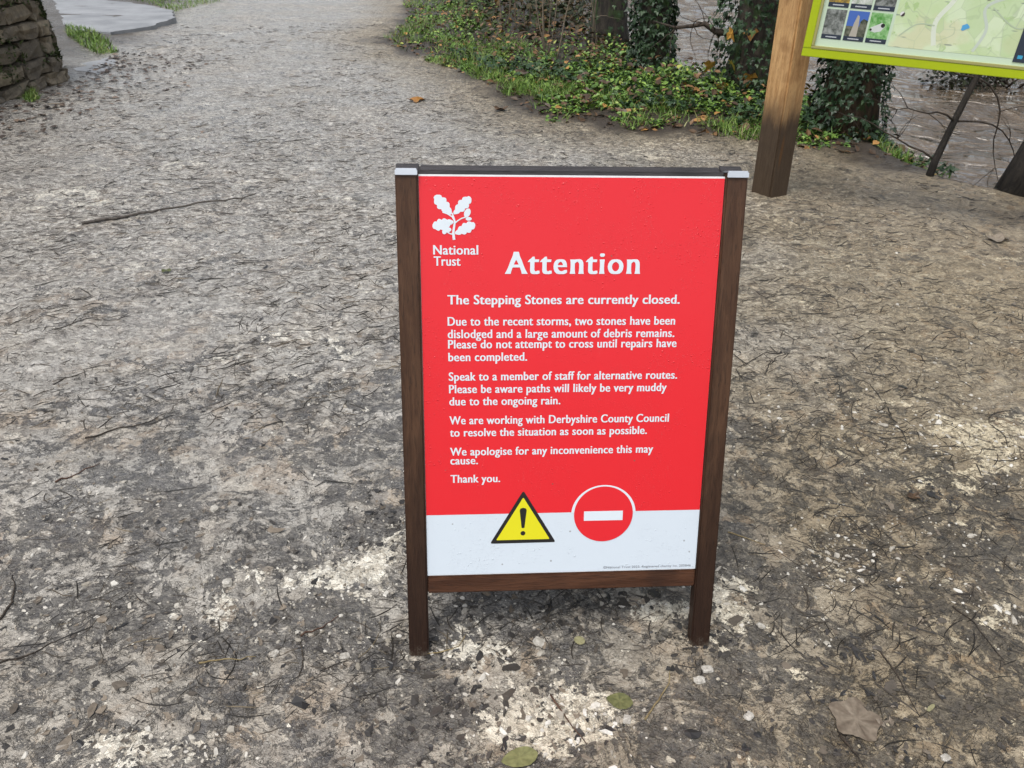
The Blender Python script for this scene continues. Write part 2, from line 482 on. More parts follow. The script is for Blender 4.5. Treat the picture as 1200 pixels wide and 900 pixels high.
def leaf_mat(name, stops, rough=.45, spec=.4):
    t = NT(name)
    c = t.cramp(t.attr('rnd'), stops)
    n = t.noise(t.pos(), 120, 2, .5)
    c = t.mix(t.ramp(n, .3, .7, 0, .25), c, (.02, .02, .01), 'MIX')
    m = t.out(c, rough, None, spec)
    return m
M_IVY = leaf_mat('ivy_leaf', [(0, (.012, .030, .012)), (.5, (.026, .062, .022)), (.85, (.060, .115, .036)), (1, (.12, .17, .05))], .45)
M_HERB = leaf_mat('herb_leaf', [(0, (.040, .085, .020)), (.4, (.120, .235, .042)), (.8, (.27, .42, .075)), (1, (.46, .48, .11))], .45)
M_GRASS = leaf_mat('grass_blade', [(0, (.070, .135, .020)), (.55, (.135, .245, .036)), (.9, (.22, .33, .055)), (1, (.36, .31, .15))], .5)
M_DEADLEAF = leaf_mat('dead_leaf', [(0, (.045, .026, .014)), (.5, (.11, .062, .030)), (.80, (.22, .115, .045)), (1, (.48, .25, .07))], .5)
M_AUTUMN = leaf_mat('autumn_leaf', [(0, (.34, .15, .03)), (.5, (.45, .24, .04)), (1, (.48, .36, .06))], .5)
def bark(name, a, b, moss=0.0):
    t = NT(name); p = t.objc()
    n = t.noise(t.mapv(p, (1, 1, .22)), 28, 7, .7, .6)
    m = t.noise(p, 7, 5, .6)
    c = t.mix(t.ramp(n, .35, .65), a, b)
    if moss: c = t.mix(t.ramp(m, .62 - moss * .3, .72 - moss * .3, 0, .9), c, (.040, .075, .018))
    return t.out(c, .8, t.bump(n, .02, 1.0))
M_BARK = bark('dark_bark', (.018, .014, .010), (.075, .058, .042), .35)
M_BARKB = bark('brown_bark', (.030, .019, .010), (.11, .072, .040), .25)
M_MOSSY = bark('mossy_bark', (.014, .011, .008), (.05, .040, .028), .38)
M_DARKBARK = bark('near_black_bark', (.010, .008, .006), (.040, .032, .024), .15)
M_STEM = bark('pale_stem', (.12, .09, .06), (.27, .22, .16), 0)
M_TWIG = bark('twig_bark', (.022, .016, .011), (.075, .055, .038), 0)

# tapered tube along points, in one bmesh
def tube(bm, pts, radii, seg=8, wob=0.0, cap=True):
    rings = []
    pts = [Vector(p) for p in pts]
    ref = Vector((0.13, .31, .94)).normalized()
    for i, p in enumerate(pts):
        d = (pts[min(i + 1, len(pts) - 1)] - pts[max(i - 1, 0)]).normalized()
        a = d.cross(ref)
        if a.length < .1: a = d.cross(Vector((1, 0, 0)))
        a.normalize(); b = d.cross(a)
        r = radii[i]
        rings.append([bm.verts.new(p + (a * math.cos(2 * math.pi * k / seg) + b * math.sin(2 * math.pi * k / seg)) * r * (1 + random.uniform(-wob, wob))) for k in range(seg)])
    for r0, r1 in zip(rings[:-1], rings[1:]):
        for k in range(seg):
            bm.faces.new((r0[k], r0[(k + 1) % seg], r1[(k + 1) % seg], r1[k]))
    if cap:
        bm.faces.new(rings[0][::-1]); bm.faces.new(rings[-1])
def wander(p, d, n, step, bend=.25, up=0.0):
    p = Vector(p); d = Vector(d).normalized(); out = [p.copy()]
    for _ in range(n):
        d = (d + Vector((random.uniform(-bend, bend), random.uniform(-bend, bend), random.uniform(-bend, bend) + up))).normalized()
        p = p + d * step; out.append(p.copy())
    return out

# ------------------------------------------------------------------ dry stone wall
def stone_mat(name, a, b):
    t = NT(name); p = t.pos()
    n = t.noise(p, 9, 7, .65); f = t.noise(p, 70, 5, .7)
    c = t.mix(t.ramp(n, .35, .65), a, b)
    c = t.mix(t.attr('rnd'), c, t.mix(.6, c, (.05, .045, .038)))
    c = t.mix(t.ramp(t.noise(p, 14, 5, .7), .60, .66, 0, .7), c, (.05, .06, .025))
    c = t.mix(t.ramp(t.noise(p, 20, 4, .7), .66, .70, 0, .7), c, (.36, .35, .31))
    return t.out(c, .75, t.bump(t.math('ADD', n, t.math('MULTIPLY', f, .3)), .03, 1))
def rock(bm_lists, c, half, M, rnd, rough=.12, sub=3, rounding=.27):
    """one irregular block: rounded box with its own lumps; appended to (V,F,R) lists"""
    Vl, Fl, Rl = bm_lists
    n = sub + 1
    base = {}
    V, F = [], []
    lin = np.linspace(-1, 1, n)
    seedv = RNG.integers(0, 9999)
    for ax in range(3):
        for sg in (-1, 1):
            ids = []
            for i in range(n):
                row = []
                for j in range(n):
                    q = [0, 0, 0]; q[ax] = sg; q[(ax + 1) % 3] = lin[i]; q[(ax + 2) % 3] = lin[j]
                    key = tuple(round(k, 4) for k in q)
                    if key not in base:
                        base[key] = len(V); V.append(q)
                    row.append(base[key])
                ids.append(row)
            for i in range(n - 1):
                for j in range(n - 1):
                    f = (ids[i][j], ids[i + 1][j], ids[i + 1][j + 1], ids[i][j + 1])
                    F.append(f if sg > 0 else f[::-1])
    V = np.array(V, float)
    sp = V / np.linalg.norm(V, axis=1, keepdims=True)
    V = V * (1.07 - rounding) + sp * rounding
    V *= 1 + (RNG.random((len(V), 1)) - .5) * 2 * rough
    sk = (RNG.random(3) - .5) * .35
    V[:, 0] += V[:, 2] * sk[0]; V[:, 2] *= 1 + V[:, 0] * sk[1] * .5
    V = (V * np.array(half)) @ np.array(M).T + np.array(c)
    off = sum(len(v) for v in Vl)
    Vl.append(V); Fl.append(np.array(F) + off); Rl.append(np.full(len(V), rnd))

def build_wall():
    root = empty('dry_stone_wall', (-4.75, 7.5, 0), 'mossy dry stone wall with a rounded end beside the muddy path', 'wall')
    P = []
    for y in np.arange(2.6, 7.5, .02): P.append((-4.28, y, 1, 0))
    for a in np.arange(0, 180, 2.5):
        P.append((-4.66 + .38 * math.cos(math.radians(a)), 7.5 + .38 * math.sin(math.radians(a)), math.cos(math.radians(a)), math.sin(math.radians(a))))
    for y in np.arange(7.5, 2.6, -.02): P.append((-5.04, y, -1, 0))
    P = np.array(P)
    s = np.concatenate([[0], np.cumsum(np.hypot(*np.diff(P[:, :2], axis=0).T))])
    lists = ([], [], [])
    z = -.03; course = 0
    while z < 1.12:
        hh = random.uniform(.105, .175)
        u = random.uniform(-.2, 0)
        inset = .10 * z
        while u < s[-1]:
            w = random.uniform(.14, .40) * (.75 if 4.6 < u < 6.3 else 1)
            uc = u + w / 2
            i = min(np.searchsorted(s, min(max(uc, 0), s[-1] - .001)), len(P) - 1)
            x, y, nx, ny = P[i]
            M = np.array([[-ny, nx, 0], [nx, ny, 0], [0, 0, 1]]).T
            a = random.uniform(-.07, .07); b = random.uniform(-.06, .06)
            ca, sa = math.cos(a), math.sin(a)
            M = M @ np.array([[ca, 0, sa], [0, 1, 0], [-sa, 0, ca]])
            dep = random.uniform(-.02, .025)
            k = .10 + inset - dep
            rock(lists, (x - nx * k, y - ny * k, z + hh / 2), (w / 2 * .97, .12, hh / 2 * .98 * random.uniform(.80, 1.10)), M, random.random(), .14, 3, .36)
            u += w
        z += hh * .985; course += 1
    V = np.concatenate(lists[0]); F = np.concatenate(lists[1]); Rr = np.concatenate(lists[2])
    V = V - np.array([-4.75, 7.5, 0])
    obj_np('stone_courses', V, F, stone_mat('wall_stone', (.17, .135, .090), (.36, .295, .20)), root, Rr)
    # coping stones on edge
    lists = ([], [], [])
    y = 2.7
    while y < 7.65:
        w = random.uniform(.07, .13)
        rock(lists, (-4.66, y + w / 2, 1.12 + .13), (.25 if y < 7.4 else .2, w / 2 * .98, random.uniform(.13, .17)), np.eye(3), random.random(), .10)
        y += w
    V = np.concatenate(lists[0]) - np.array([-4.75, 7.5, 0])
    obj_np('coping', V, np.concatenate(lists[1]), stone_mat('coping_stone', (.07, .062, .05), (.18, .155, .12)), root, np.concatenate(lists[2]))
    # near-black filler core that keeps the gaps between the stones dark
    bm = bmesh.new()
    a = [(-4.45, 2.65), (-4.45, 7.5), (-4.52, 7.62), (-4.66, 7.68), (-4.8, 7.62), (-4.87, 7.5), (-4.87, 2.65)]
    lo = [bm.verts.new((x + 4.75, y - 7.5, 0)) for x, y in a]
    hi = [bm.verts.new(((x + 4.66) * .55 + .09, (y - 7.5), 1.12)) for x, y in a]
    for i in range(len(a)):
        j = (i + 1) % len(a); bm.faces.new((lo[i], lo[j], hi[j], hi[i]))
    bm.faces.new(hi)
    obj_bm('gap_filler_core', bm, plain('dark_gap_filler', (.02, .018, .015), .9), root)
    # moss cushions on the upper end
    n = 4200
    aa = RNG.uniform(-30, 150, n); zz = RNG.uniform(.10, 1.12, n)
    keep = fbm(aa * .05, zz * 5, 3, 4) + .35 * (zz - .35) > .50
    aa, zz = np.radians(aa[keep]), zz[keep]
    rr = .418 - .10 * zz + RNG.uniform(-.015, .012, len(aa))
    yy = np.where(aa < 0, 7.5 + aa * 1.6, 7.5 + rr * np.sin(aa))
    xx = np.where(aa < 0, -4.66 + rr, -4.66 + rr * np.cos(aa))
    pos = np.stack([xx + 4.75, yy - 7.5, zz], 1)
    m = len(pos)
    V, F = instances(BLADE_V, BLADE_F, pos, rotmats(RNG.uniform(0, 6.3, m), RNG.uniform(-1.2, .3, m), RNG.uniform(-.5, .5, m)), np.stack([np.full(m, .02), np.full(m, .05), RNG.uniform(.015, .045, m)], 1))
    o = obj_np('moss', V, F, leaf_mat('wall_moss', [(0, (.02, .035, .008)), (1, (.075, .10, .025))], .8), root, np.repeat(RNG.random(m), len(BLADE_V)))
    tag(o, 'dark green moss over the upper stones', kind='stuff')
build_wall()

# ------------------------------------------------------------------ pale slab at the gateway, flagstone by the wall
def slab(name, pix, zt, th, mat, label, cat):
    pts = [ground_at(px, py) for px, py in pix]
    c = sum(pts) / len(pts)
    zg = hz(c[0], c[1])
    bm = bmesh.new()
    out = []
    for i in range(len(pts)):
        a, b = pts[i], pts[(i + 1) % len(pts)]
        for k in range(12):
            q = a + (b - a) * (k / 12)
            o = .14 * (fbm(np.array([q[0] * 3.5]), np.array([q[1] * 3.5]), 4, 9)[0] - .5)
            out.append((q[0] - c[0] + o, q[1] - c[1] + o))
    top = [bm.verts.new((x, y, zt)) for x, y in out]
    bot = [bm.verts.new((x * 1.01, y * 1.01, zt - th)) for x, y in out]
    bm.faces.new(top)
    for i in range(len(out)):
        j = (i + 1) % len(out); bm.faces.new((top[j], top[i], bot[i], bot[j]))
    bmesh.ops.recalc_face_normals(bm, faces=bm.faces)
    o = obj_bm(name, bm, mat)
    o.location = (c[0], c[1], zg)
    tag(o, label, cat)
def slab_mat():
    t = NT('wet_pale_concrete'); p = t.pos()
    n = t.noise(p, 2.2, 6, .6); f = t.noise(p, 60, 4, .6)
    c = t.mix(t.ramp(n, .3, .7), (.22, .228, .235), (.33, .338, .345))
    c = t.mix(t.ramp(f, .6, .72, 0, .35), c, (.14, .12, .10))
    return t.out(c, .58, t.bump(t.math('ADD', f, n), .008, .8), .3)
M_SLAB = slab_mat()
slab('concrete_slab', ((66, 5), (110, 4), (160, 9), (202, 17), (206, 27), (175, 38), (130, 45), (86, 42), (72, 30)), .006, .14, M_SLAB,
     'smooth pale grey concrete slab lying at the path edge behind the wall end', 'slab')
slab('flagstone', ((84, 62), (104, 58), (132, 66), (136, 76), (112, 88), (88, 84)), .002, .1, M_SLAB,
     'small bluish flagstone half buried in dirt by the wall foot', 'flagstone')

# ------------------------------------------------------------------ verge plants
def sample_poly(poly, n, extra=None):
    poly = np.array(poly); lo, hi = poly.min(0), poly.max(0)
    got = []
    while sum(len(g) for g in got) < n:
        q = RNG.uniform(lo, hi, (n * 2, 2))
        m = inside(q[:, 0], q[:, 1], [tuple(a) for a in poly])
        q = q[m]
        if extra is not None: q = q[extra(q[:, 0], q[:, 1])]
        got.append(q)
    return np.concatenate(got)[:n]

def near_bias(x, y):
    return RNG.random(len(x)) < np.clip((8.0 / np.maximum(np.hypot(x, y), 1)) ** 2, 0, 1)
def vdist(x, y):
    d, s = seg_dist(x, y, VEDGE); return d + .75 * (fbm(x * 2.7, y * 2.7, 3, 47) - .58)

def build_verge():
    # broad-leaved herbs
    n = 20000
    q = sample_poly(VERGE, n, lambda x, y: near_bias(x, y) & (vdist(x, y) > -.06) & (RNG.random(len(x)) > .93 * sstep(8.6, 9.8, y) * sstep(-1.3, -.3, x)) & (.5 * fbm(x * 1.7, y * 1.7, 3, 41) + .5 * fbm(x * 4.5, y * 4.5, 2, 43) + .20 * np.clip(vdist(x, y) - .45, -.5, .6) > .495))
    x, y = q.T
    vd = vdist(x, y)
    ht = np.clip(.012 + .21 * sstep(.25, 1.6, vd), .012, .26) * (.45 + fbm(x * 2.5, y * 2.5, 3, 8))
    pos = np.stack([x, y, height(x, y) + RNG.random(n) ** .7 * ht], 1)
    M = rotmats(RNG.uniform(0, 6.3, n), RNG.normal(-.1, .45, n), RNG.normal(0, .4, n))
    V, F = instances(LEAF_V, LEAF_F, pos, M, np.exp(RNG.normal(-3.25, .36, n)).clip(.015, .09))
    tag(obj_np('ground_cover', V, F, M_HERB, rnd=np.repeat(np.clip(RNG.normal(.45, .26, n), 0, 1), len(LEAF_V))),
        'low broad leaved weeds and nettles covering the river verge', 'weeds', kind='stuff')
    # ivy creeping on the ground
    n = 3800
    q = sample_poly(VERGE, n, lambda x, y: near_bias(x, y) & (fbm(x * 1.4, y * 1.4, 3, 61) > .47) & (y < 9.6) & (vdist(x, y) > .35))
    x, y = q.T
    pos = np.stack([x, y, height(x, y) + RNG.uniform(.01, .10, n)], 1)
    V, F = instances(IVY_V, IVY_F, pos, rotmats(RNG.uniform(0, 6.3, n), RNG.normal(0, .4, n), RNG.normal(0, .4, n)), RNG.uniform(.035, .075, n))
    tag(obj_np('creeping_ivy', V, F, M_IVY, rnd=np.repeat(np.clip(RNG.normal(.55, .22, n), 0, 1), len(IVY_V))),
        'dark creeping ivy on the ground under the riverside trees', 'ivy', kind='stuff')
    # grass along the path edge and on the bank lip
    n = 17000
    def gsel(x, y):
        vd = vdist(x, y)
        return near_bias(x, y) & (vd < 1.7) & (vd > -.05) & (fbm(x * 2.4, y * 2.4, 4, 71) - .06 * np.abs(vd - .35) + RNG.normal(0, .05, len(x)) > .50)
    q = sample_poly(VERGE, n, gsel)
    x, y = q.T
    pos = np.stack([x, y, height(x, y)], 1)
    L = RNG.uniform(.03, .12, n)
    V, F = instances(BLADE_V, BLADE_F, pos, rotmats(RNG.uniform(0, 6.3, n), RNG.uniform(-1.1, .25, n), RNG.normal(0, .3, n)), np.stack([RNG.uniform(.004, .010, n), L * .9, L], 1))
    tag(obj_np('verge_grass', V, F, M_GRASS, rnd=np.repeat(RNG.random(n), len(BLADE_V))),
        'bright green grass along the edge of the river verge', 'grass', kind='stuff')
    # brown leaves lying among the plants
    n = 3400
    q = sample_poly([(p[0], p[1]) for p in VERGE], n, lambda x, y: near_bias(x, y))
    x, y = q.T
    pos = np.stack([x, y, height(x, y) + .008 + RNG.uniform(.0, .26, n) * sstep(.1, 1.2, vdist(x, y))], 1)
    V, F = instances(LEAF_V, LEAF_F, pos, rotmats(RNG.uniform(0, 6.3, n), RNG.normal(0, .35, n), RNG.normal(0, .35, n)), RNG.uniform(.03, .095, n))
    tag(obj_np('leaf_litter', V, F, M_DEADLEAF, rnd=np.repeat(RNG.random(n) ** 1.4, len(LEAF_V))),
        'small brown dead leaves lying among the verge plants', 'leaves', kind='stuff')
    # grass on the left of the path beyond the slab, and tufts by the wall foot
    for nm, pix, n, lab in (('roadside_grass', ((90, -6), (120, 1), (165, 7), (205, 14), (232, 8), (262, 0), (270, -12), (180, -30), (90, -20)), 6000, 'bright green grass beyond the concrete slab'),
                            ('grass_clump', ((78, 34), (100, 40), (128, 50), (140, 62), (118, 66), (96, 58), (80, 48)), 1500, 'green grass clump between the slab and the wall end'),
                            ('grass_tuft', ((28, 110), (40, 108), (48, 116), (40, 121), (28, 119)), 260, 'small grass tuft at the foot of the stone wall')):
        poly = [tuple(ground_at(*p)[:2]) for p in pix]
        c = np.mean(poly, 0)
        thin = nm != 'grass_tuft'
        q = sample_poly(poly, n, (lambda x, y: fbm(x * 3, y * 3, 3, 17) + RNG.normal(0, .06, len(x)) > .47) if thin else None)
        x, y = q.T
        pos = np.stack([x - c[0], y - c[1], height(x, y)], 1)
        L = RNG.uniform(.025, .085, n)
        V, F = instances(BLADE_V, BLADE_F, pos, rotmats(RNG.uniform(0, 6.3, n), RNG.uniform(-.9, .25, n), RNG.normal(0, .2, n)), np.stack([RNG.uniform(.005, .012, n), L * .9, L], 1))
        o = obj_np(nm, V, F, M_GRASS, rnd=np.repeat(RNG.random(n), len(BLADE_V)))
        o.location = (c[0], c[1], 0)
        tag(o, lab, 'grass', kind='stuff')
    # undergrowth further along the bank: dark thicket
    n = 6500
    x = RNG.uniform(-.9, 1.3, n); y = RNG.uniform(10.6, 17, n); z = RNG.random(n) ** 1.3 * (.9 + .5 * fbm(x * 1.3, y * 1.3, 2, 14))
    k = (fbm(x * 2 + z, y * 2 - z, 3, 19) > .44) & (x > -1.0 - (y - 10.6) * .13 + .5 * fbm(y * 1.5, z, 2, 3))
    x, y, z = x[k], y[k], z[k]; n = len(x)
    V, F = instances(LEAF_V, LEAF_F, np.stack([x, y, height(x, y) + z], 1), rotmats(RNG.uniform(0, 6.3, n), RNG.normal(0, .6, n), RNG.normal(0, .6, n)), RNG.uniform(.05, .12, n))
    m = leaf_mat('bramble_leaf', [(0, (.02, .03, .012)), (.6, (.04, .055, .02)), (.8, (.10, .065, .03)), (1, (.18, .12, .05))], .6)
    tag(obj_np('undergrowth', V, F, m, rnd=np.repeat(RNG.random(n), len(LEAF_V))),
        'dark brown and green bramble undergrowth further along the river bank', 'undergrowth', kind='stuff')
build_verge()

# ------------------------------------------------------------------ trees
def ivy_part(root, pts, radii, n, depth=.06, size=(.032, .068), mean=.38, zmax=9, side=None, name='ivy'):
    pts = np.array([tuple(p) for p in pts]); radii = np.array(radii)
    t = RNG.random(n) * (len(pts) - 1.001)
    i = t.astype(int); f = (t - i)[:, None]
    c = pts[i] * (1 - f) + pts[i + 1] * f
    r = radii[i] * (1 - f[:, 0]) + radii[i + 1] * f[:, 0]
    a = RNG.uniform(0, 2 * math.pi, n)
    lump = fbm(a * 1.6, c[:, 2] * 3.0, 3, 13) + .10
    off = r + (lump * 1.5 - .35).clip(0) * depth * RNG.uniform(.3, 1.3, n) + .006
    pos = c + np.stack([np.cos(a) * off, np.sin(a) * off, np.zeros(n)], 1)
    keep = (lump > .36) & (pos[:, 2] < zmax)
    if side is not None: keep &= np.cos(a - side[0]) > side[1]
    pos, a = pos[keep], a[keep]; n = len(pos)
    # leaves hang: tip down, face outward
    M = rotmats(a - math.pi / 2 + RNG.normal(0, .5, n), RNG.normal(math.pi * .72, .35, n) * 0 + RNG.normal(-1.15, .4, n), RNG.normal(0, .35, n))
    V, F = instances(IVY_V, IVY_F, pos, M, RNG.uniform(size[0], size[1], n))
    o = obj_np(name, V, F, M_IVY, root, np.repeat(np.clip(RNG.normal(mean, .22, n), 0, 1), len(IVY_V)))
    return o

def tree(loc, lean, r0, hgt, label, mat, limbs=5, ivy=0, depth=.07, zmax=4.2, mean=.38, group='trees on the river bank', curve=.02, flare=.55):
    root = empty('riverside_tree', (loc[0], loc[1], loc[2]), label, 'tree', group)
    n = 14
    pts, rad = [], []
    for k in range(n + 1):
        f = k / n; z = f * hgt - .15
        pts.append(Vector((lean[0] * f * hgt + curve * math.sin(f * 5) * hgt * .3, lean[1] * f * hgt, z)))
        rad.append(r0 * ((1 - f) ** .75 * .92 + .08) * (1 + flare * math.exp(-max(z, 0) / .16)))
    bm = bmesh.new()
    tube(bm, pts, rad, 14, .05)
    obj_bm('trunk', bm, mat, root, True)
    bm = bmesh.new()
    for k in range(limbs):
        f = random.uniform(.42, .95); i = int(f * n)
        a = random.uniform(0, 6.28)
        w = wander(pts[i], (math.cos(a), math.sin(a), random.uniform(.3, .9)), 7, hgt * .05, .22, .04)
        rr = rad[i] * .5
        tube(bm, w, [rr * (1 - q / 8.5) for q in range(8)], 6)
        for _ in range(4):
            s0 = random.choice(w[2:])
            w2 = wander(s0, (random.uniform(-1, 1), random.uniform(-1, 1), random.uniform(0, .9)), 5, hgt * .035, .3, .02)
            tube(bm, w2, [rr * .35 * (1 - q / 6.5) for q in range(6)], 4)
            for _ in range(3):
                s1 = random.choice(w2[1:])
                w3 = wander(s1, (random.uniform(-1, 1), random.uniform(-1, 1), random.uniform(-.2, .8)), 4, hgt * .02, .35, 0)
                tube(bm, w3, [rr * .14 * (1 - q / 5.5) for q in range(5)], 3)
    obj_bm('crown', bm, mat, root, True)
    if ivy: ivy_part(root, pts, rad, ivy, depth, mean=mean, zmax=zmax)
    return root, pts, rad
def base_at(px, py, dz=0):
    g = ground_at(px, py); return (g[0], g[1], hz(g[0], g[1]) + dz)
T1 = tree(base_at(760, 97), (-.035, .02), .165, 7.5, 'ivy covered tree trunk right of the thin bare stems, left of the water gap', M_BARK, ivy=12000, depth=.075)
T2 = tree(base_at(712, 62), (-.05, .03), .22, 7.0, 'dark mossy tree trunk behind the thin bare stems', M_MOSSY, ivy=900, depth=.05, zmax=1.0)
T3 = tree(base_at(876, 121), (-.03, .03), .22, 8.0, 'tree trunk under a loose curtain of ivy just left of the wooden board post', M_BARK, ivy=10000, depth=.20, mean=.42)
T4 = tree(base_at(984, 158), (.0, .0), .185, 8.0, 'thick ivy clad tree trunk standing under the map board', M_BARKB, ivy=0)
ivy_part(T4[0], T4[1], T4[2], 12000, .10, mean=.28, zmax=4, side=(math.radians(215), -.55))
T5 = tree(base_at(1192, 222), (.16, .05), .125, 5.5, 'dark leaning trunk at the right edge of the path bank', M_DARKBARK, flare=.25, limbs=4)

def build_sapling():
    loc = base_at(1088, 206)
    root = empty('sapling', loc, 'slim bare leaning sapling in front of the brown river', 'tree', 'trees on the river bank')
    pts = [Vector((0, 0, -.1)), Vector((.02, .01, .1)), Vector((.075, .03, .35)), Vector((.14, .05, .62)), Vector((.20, .06, .9)), Vector((.25, .07, 1.25)), Vector((.34, .1, 1.8)), Vector((.40, .1, 2.5)), Vector((.43, .14, 3.2))]
    rad = [.028, .024, .021, .019, .018, .017, .015, .011, .005]
    bm = bmesh.new(); tube(bm, pts, rad, 9, .06)
    obj_bm('trunk', bm, M_DARKBARK, root, True)
    for i, d, n in ((1, (-1, .3, .6), 8), (2, (-.8, -.2, .5), 8), (2, (.9, .2, .1), 9), (3, (-1, .1, .1), 10), (3, (.8, -.1, -.4), 9), (4, (-.7, .2, .9), 9), (4, (1, .3, -.25), 10), (5, (-1, 0, .2), 9), (5, (.8, .2, .5), 9), (6, (-.7, 0, .6), 8), (6, (.7, -.3, .5), 8), (7, (.4, .4, .8), 6)):
        bm = bmesh.new()
        w = wander(pts[i], d, n, .095, .28, -.01)
        tube(bm, w, [.0075 * (1 - q / (n + 1.6)) for q in range(n + 1)], 5)
        for _ in range(4):
            w2 = wander(random.choice(w[2:]), (random.uniform(-1, 1), random.uniform(-.6, .6), random.uniform(-.6, .8)), 5, .055, .35)
            tube(bm, w2, [.0032 * (1 - q / 6.5) for q in range(6)], 4)
        obj_bm('branch', bm, M_TWIG, root, True)
build_sapling()

def build_bare_shrub(px, py, label, stems, spread, name='bare_shrub'):
    loc = base_at(px, py)
    root = empty(name, loc, label, 'shrub', 'bare shrubs on the verge')
    for k in range(stems):
        bm = bmesh.new()
        w = wander((random.uniform(-spread, spread), random.uniform(-.06, .06), -.03), (random.uniform(-.28, .22), random.uniform(-.15, .2), 1), 13, .15, .10, .06)
        r = random.uniform(.006, .012)
        tube(bm, w, [r * (1 - q / 15) for q in range(14)], 6)
        for _ in range(3):
            w2 = wander(random.choice(w[3:]), (random.uniform(-1, 1), random.uniform(-.5, .5), random.uniform(.1, .8)), 6, .08, .3)
            tube(bm, w2, [r * .4 * (1 - q / 7.5) for q in range(7)], 4)
        obj_bm('stem', bm, M_STEM, root, True)
build_bare_shrub(646, 78, 'cluster of tall pale bare stems growing from the weeds at the verge', 6, .07)
build_bare_shrub(704, 74, 'pair of thin bare stems in front of the dark trunk', 3, .10)
build_bare_shrub(600, 40, 'low tangle of bare twigs left of the pale stems, back on the verge', 7, .25)

def build_branch():
    root = empty('hanging_branch', tuple(Vector(T3[0].location) + Vector((-.2, -.02, .55))), 'dark branch with yellow autumn leaves reaching across the gap between two ivy trunks', 'branch')
    bm = bmesh.new()
    w = [Vector((.08, .05, .05)), Vector((-.06, .0, .02)), Vector((-.2, .0, .03)), Vector((-.30, .02, .09)), Vector((-.40, .02, .07)), Vector((-.55, .02, .05)), Vector((-.75, 0, .10))]
    tube(bm, w, [.035, .03, .026, .022, .018, .013, .006], 7, .08)
    for i in (2, 3, 4, 5):
        for _ in range(3):
            w2 = wander(w[i], (random.uniform(-1, .6), random.uniform(-.6, .3), random.uniform(-.9, .6)), 6, .06, .3)
            tube(bm, w2, [.005 * (1 - q / 7.5) for q in range(7)], 4)
    obj_bm('wood', bm, M_TWIG, root, True)
    n = 9
    pos = np.stack([RNG.uniform(-.30, .12, n), RNG.uniform(-.25, -.05, n), RNG.uniform(-.55, .12, n)], 1)
    V, F = instances(IVY_V * np.array([1.25, 1, 1]), IVY_F, pos, rotmats(RNG.uniform(0, 6.3, n), RNG.normal(-1.2, .4, n), RNG.normal(0, .4, n)), RNG.uniform(.09, .16, n))
    obj_np('foliage', V, F, M_AUTUMN, root, np.repeat(RNG.random(n), len(IVY_V)))
build_branch()

def build_river_bush():
    loc = (8.4, 14.2, WATER_Z - .1)
    root = empty('overhanging_bush', loc, 'dark bush overhanging the far side of the brown water, below the map board', 'bush')
    for k in range(16):
        bm = bmesh.new()
        a = random.uniform(0, 6.28)
        w = wander((random.uniform(-.3, .3), random.uniform(-.2, .2), -.05), (math.cos(a) * 1.1, math.sin(a) * .8, .8), 9, .22, .2, -.05)
        tube(bm, w, [.022 * (1 - q / 10.5) for q in range(10)], 5)
        for _ in range(6):
            w2 = wander(random.choice(w[3:]), (random.uniform(-1, 1), random.uniform(-1, 1), random.uniform(-.4, .7)), 6, .1, .3)
            tube(bm, w2, [.007 * (1 - q / 7.5) for q in range(7)], 3)
        obj_bm('branch', bm, M_TWIG, root, True)
    n = 4200
    a = RNG.uniform(0, 6.3, n); r = RNG.random(n) ** .6
    x, y = 1.5 * r * np.cos(a), .9 * r * np.sin(a); z = RNG.uniform(.05, 1.25, n) * (1.15 - r * .6)
    k = fbm(x * 2.5 + z * 2, y * 2.5 - z, 3, 29) > .46
    pos = np.stack([x, y, z], 1)[k]; n = len(pos)
    V, F = instances(LEAF_V, LEAF_F, pos, rotmats(RNG.uniform(0, 6.3, n), RNG.normal(0, .7, n), RNG.normal(0, .7, n)), RNG.uniform(.05, .11, n))
    obj_np('foliage', V, F, leaf_mat('bush_leaf', [(0, (.012, .018, .010)), (1, (.04, .05, .022))], .6), root, np.repeat(RNG.random(n), len(LEAF_V)))
build_river_bush()

def build_added_far_wood():
    # unseen wood added on the far bank so the river mirrors something dark
    path = np.array([(36, -40), (38, 0), (38, 34)], float)
    seg = np.hypot(*np.diff(path, axis=0).T); cum = np.concatenate([[0], np.cumsum(seg)])
    n = 9000
    def along(m):
        t = RNG.uniform(0, cum[-1], m); i = np.clip(np.searchsorted(cum, t) - 1, 0, len(seg) - 1)
        return t, path[i] + (path[i + 1] - path[i]) * ((t - cum[i]) / seg[i])[:, None]
    t, q = along(n)
    q = q + RNG.normal(0, 1.6, (n, 2)); z = RNG.uniform(.2, 7, n)
    k = fbm(t * .35, z * .35, 4, 81) - .018 * z > .40
    q, z = q[k], z[k]; n = len(z)
    V, F = instances(LEAF_V, LEAF_F, np.stack([q[:, 0], q[:, 1], z], 1), rotmats(RNG.uniform(0, 6.3, n), RNG.normal(0, .9, n), RNG.normal(0, .9, n)), RNG.uniform(.35, .8, n))
    parts_v, parts_f, off = [V], list(F), len(V)
    m = leaf_mat('added_winter_wood', [(0, (.02, .018, .012)), (.6, (.05, .042, .028)), (1, (.07, .08, .035))], .8)
    tag(obj_np('added_far_woodland', V, F, m, rnd=np.repeat(RNG.random(n), len(LEAF_V))), 'added dark winter woodland out of view on the far bank, for the river to mirror', 'woodland', kind='stuff')
build_added_far_wood()

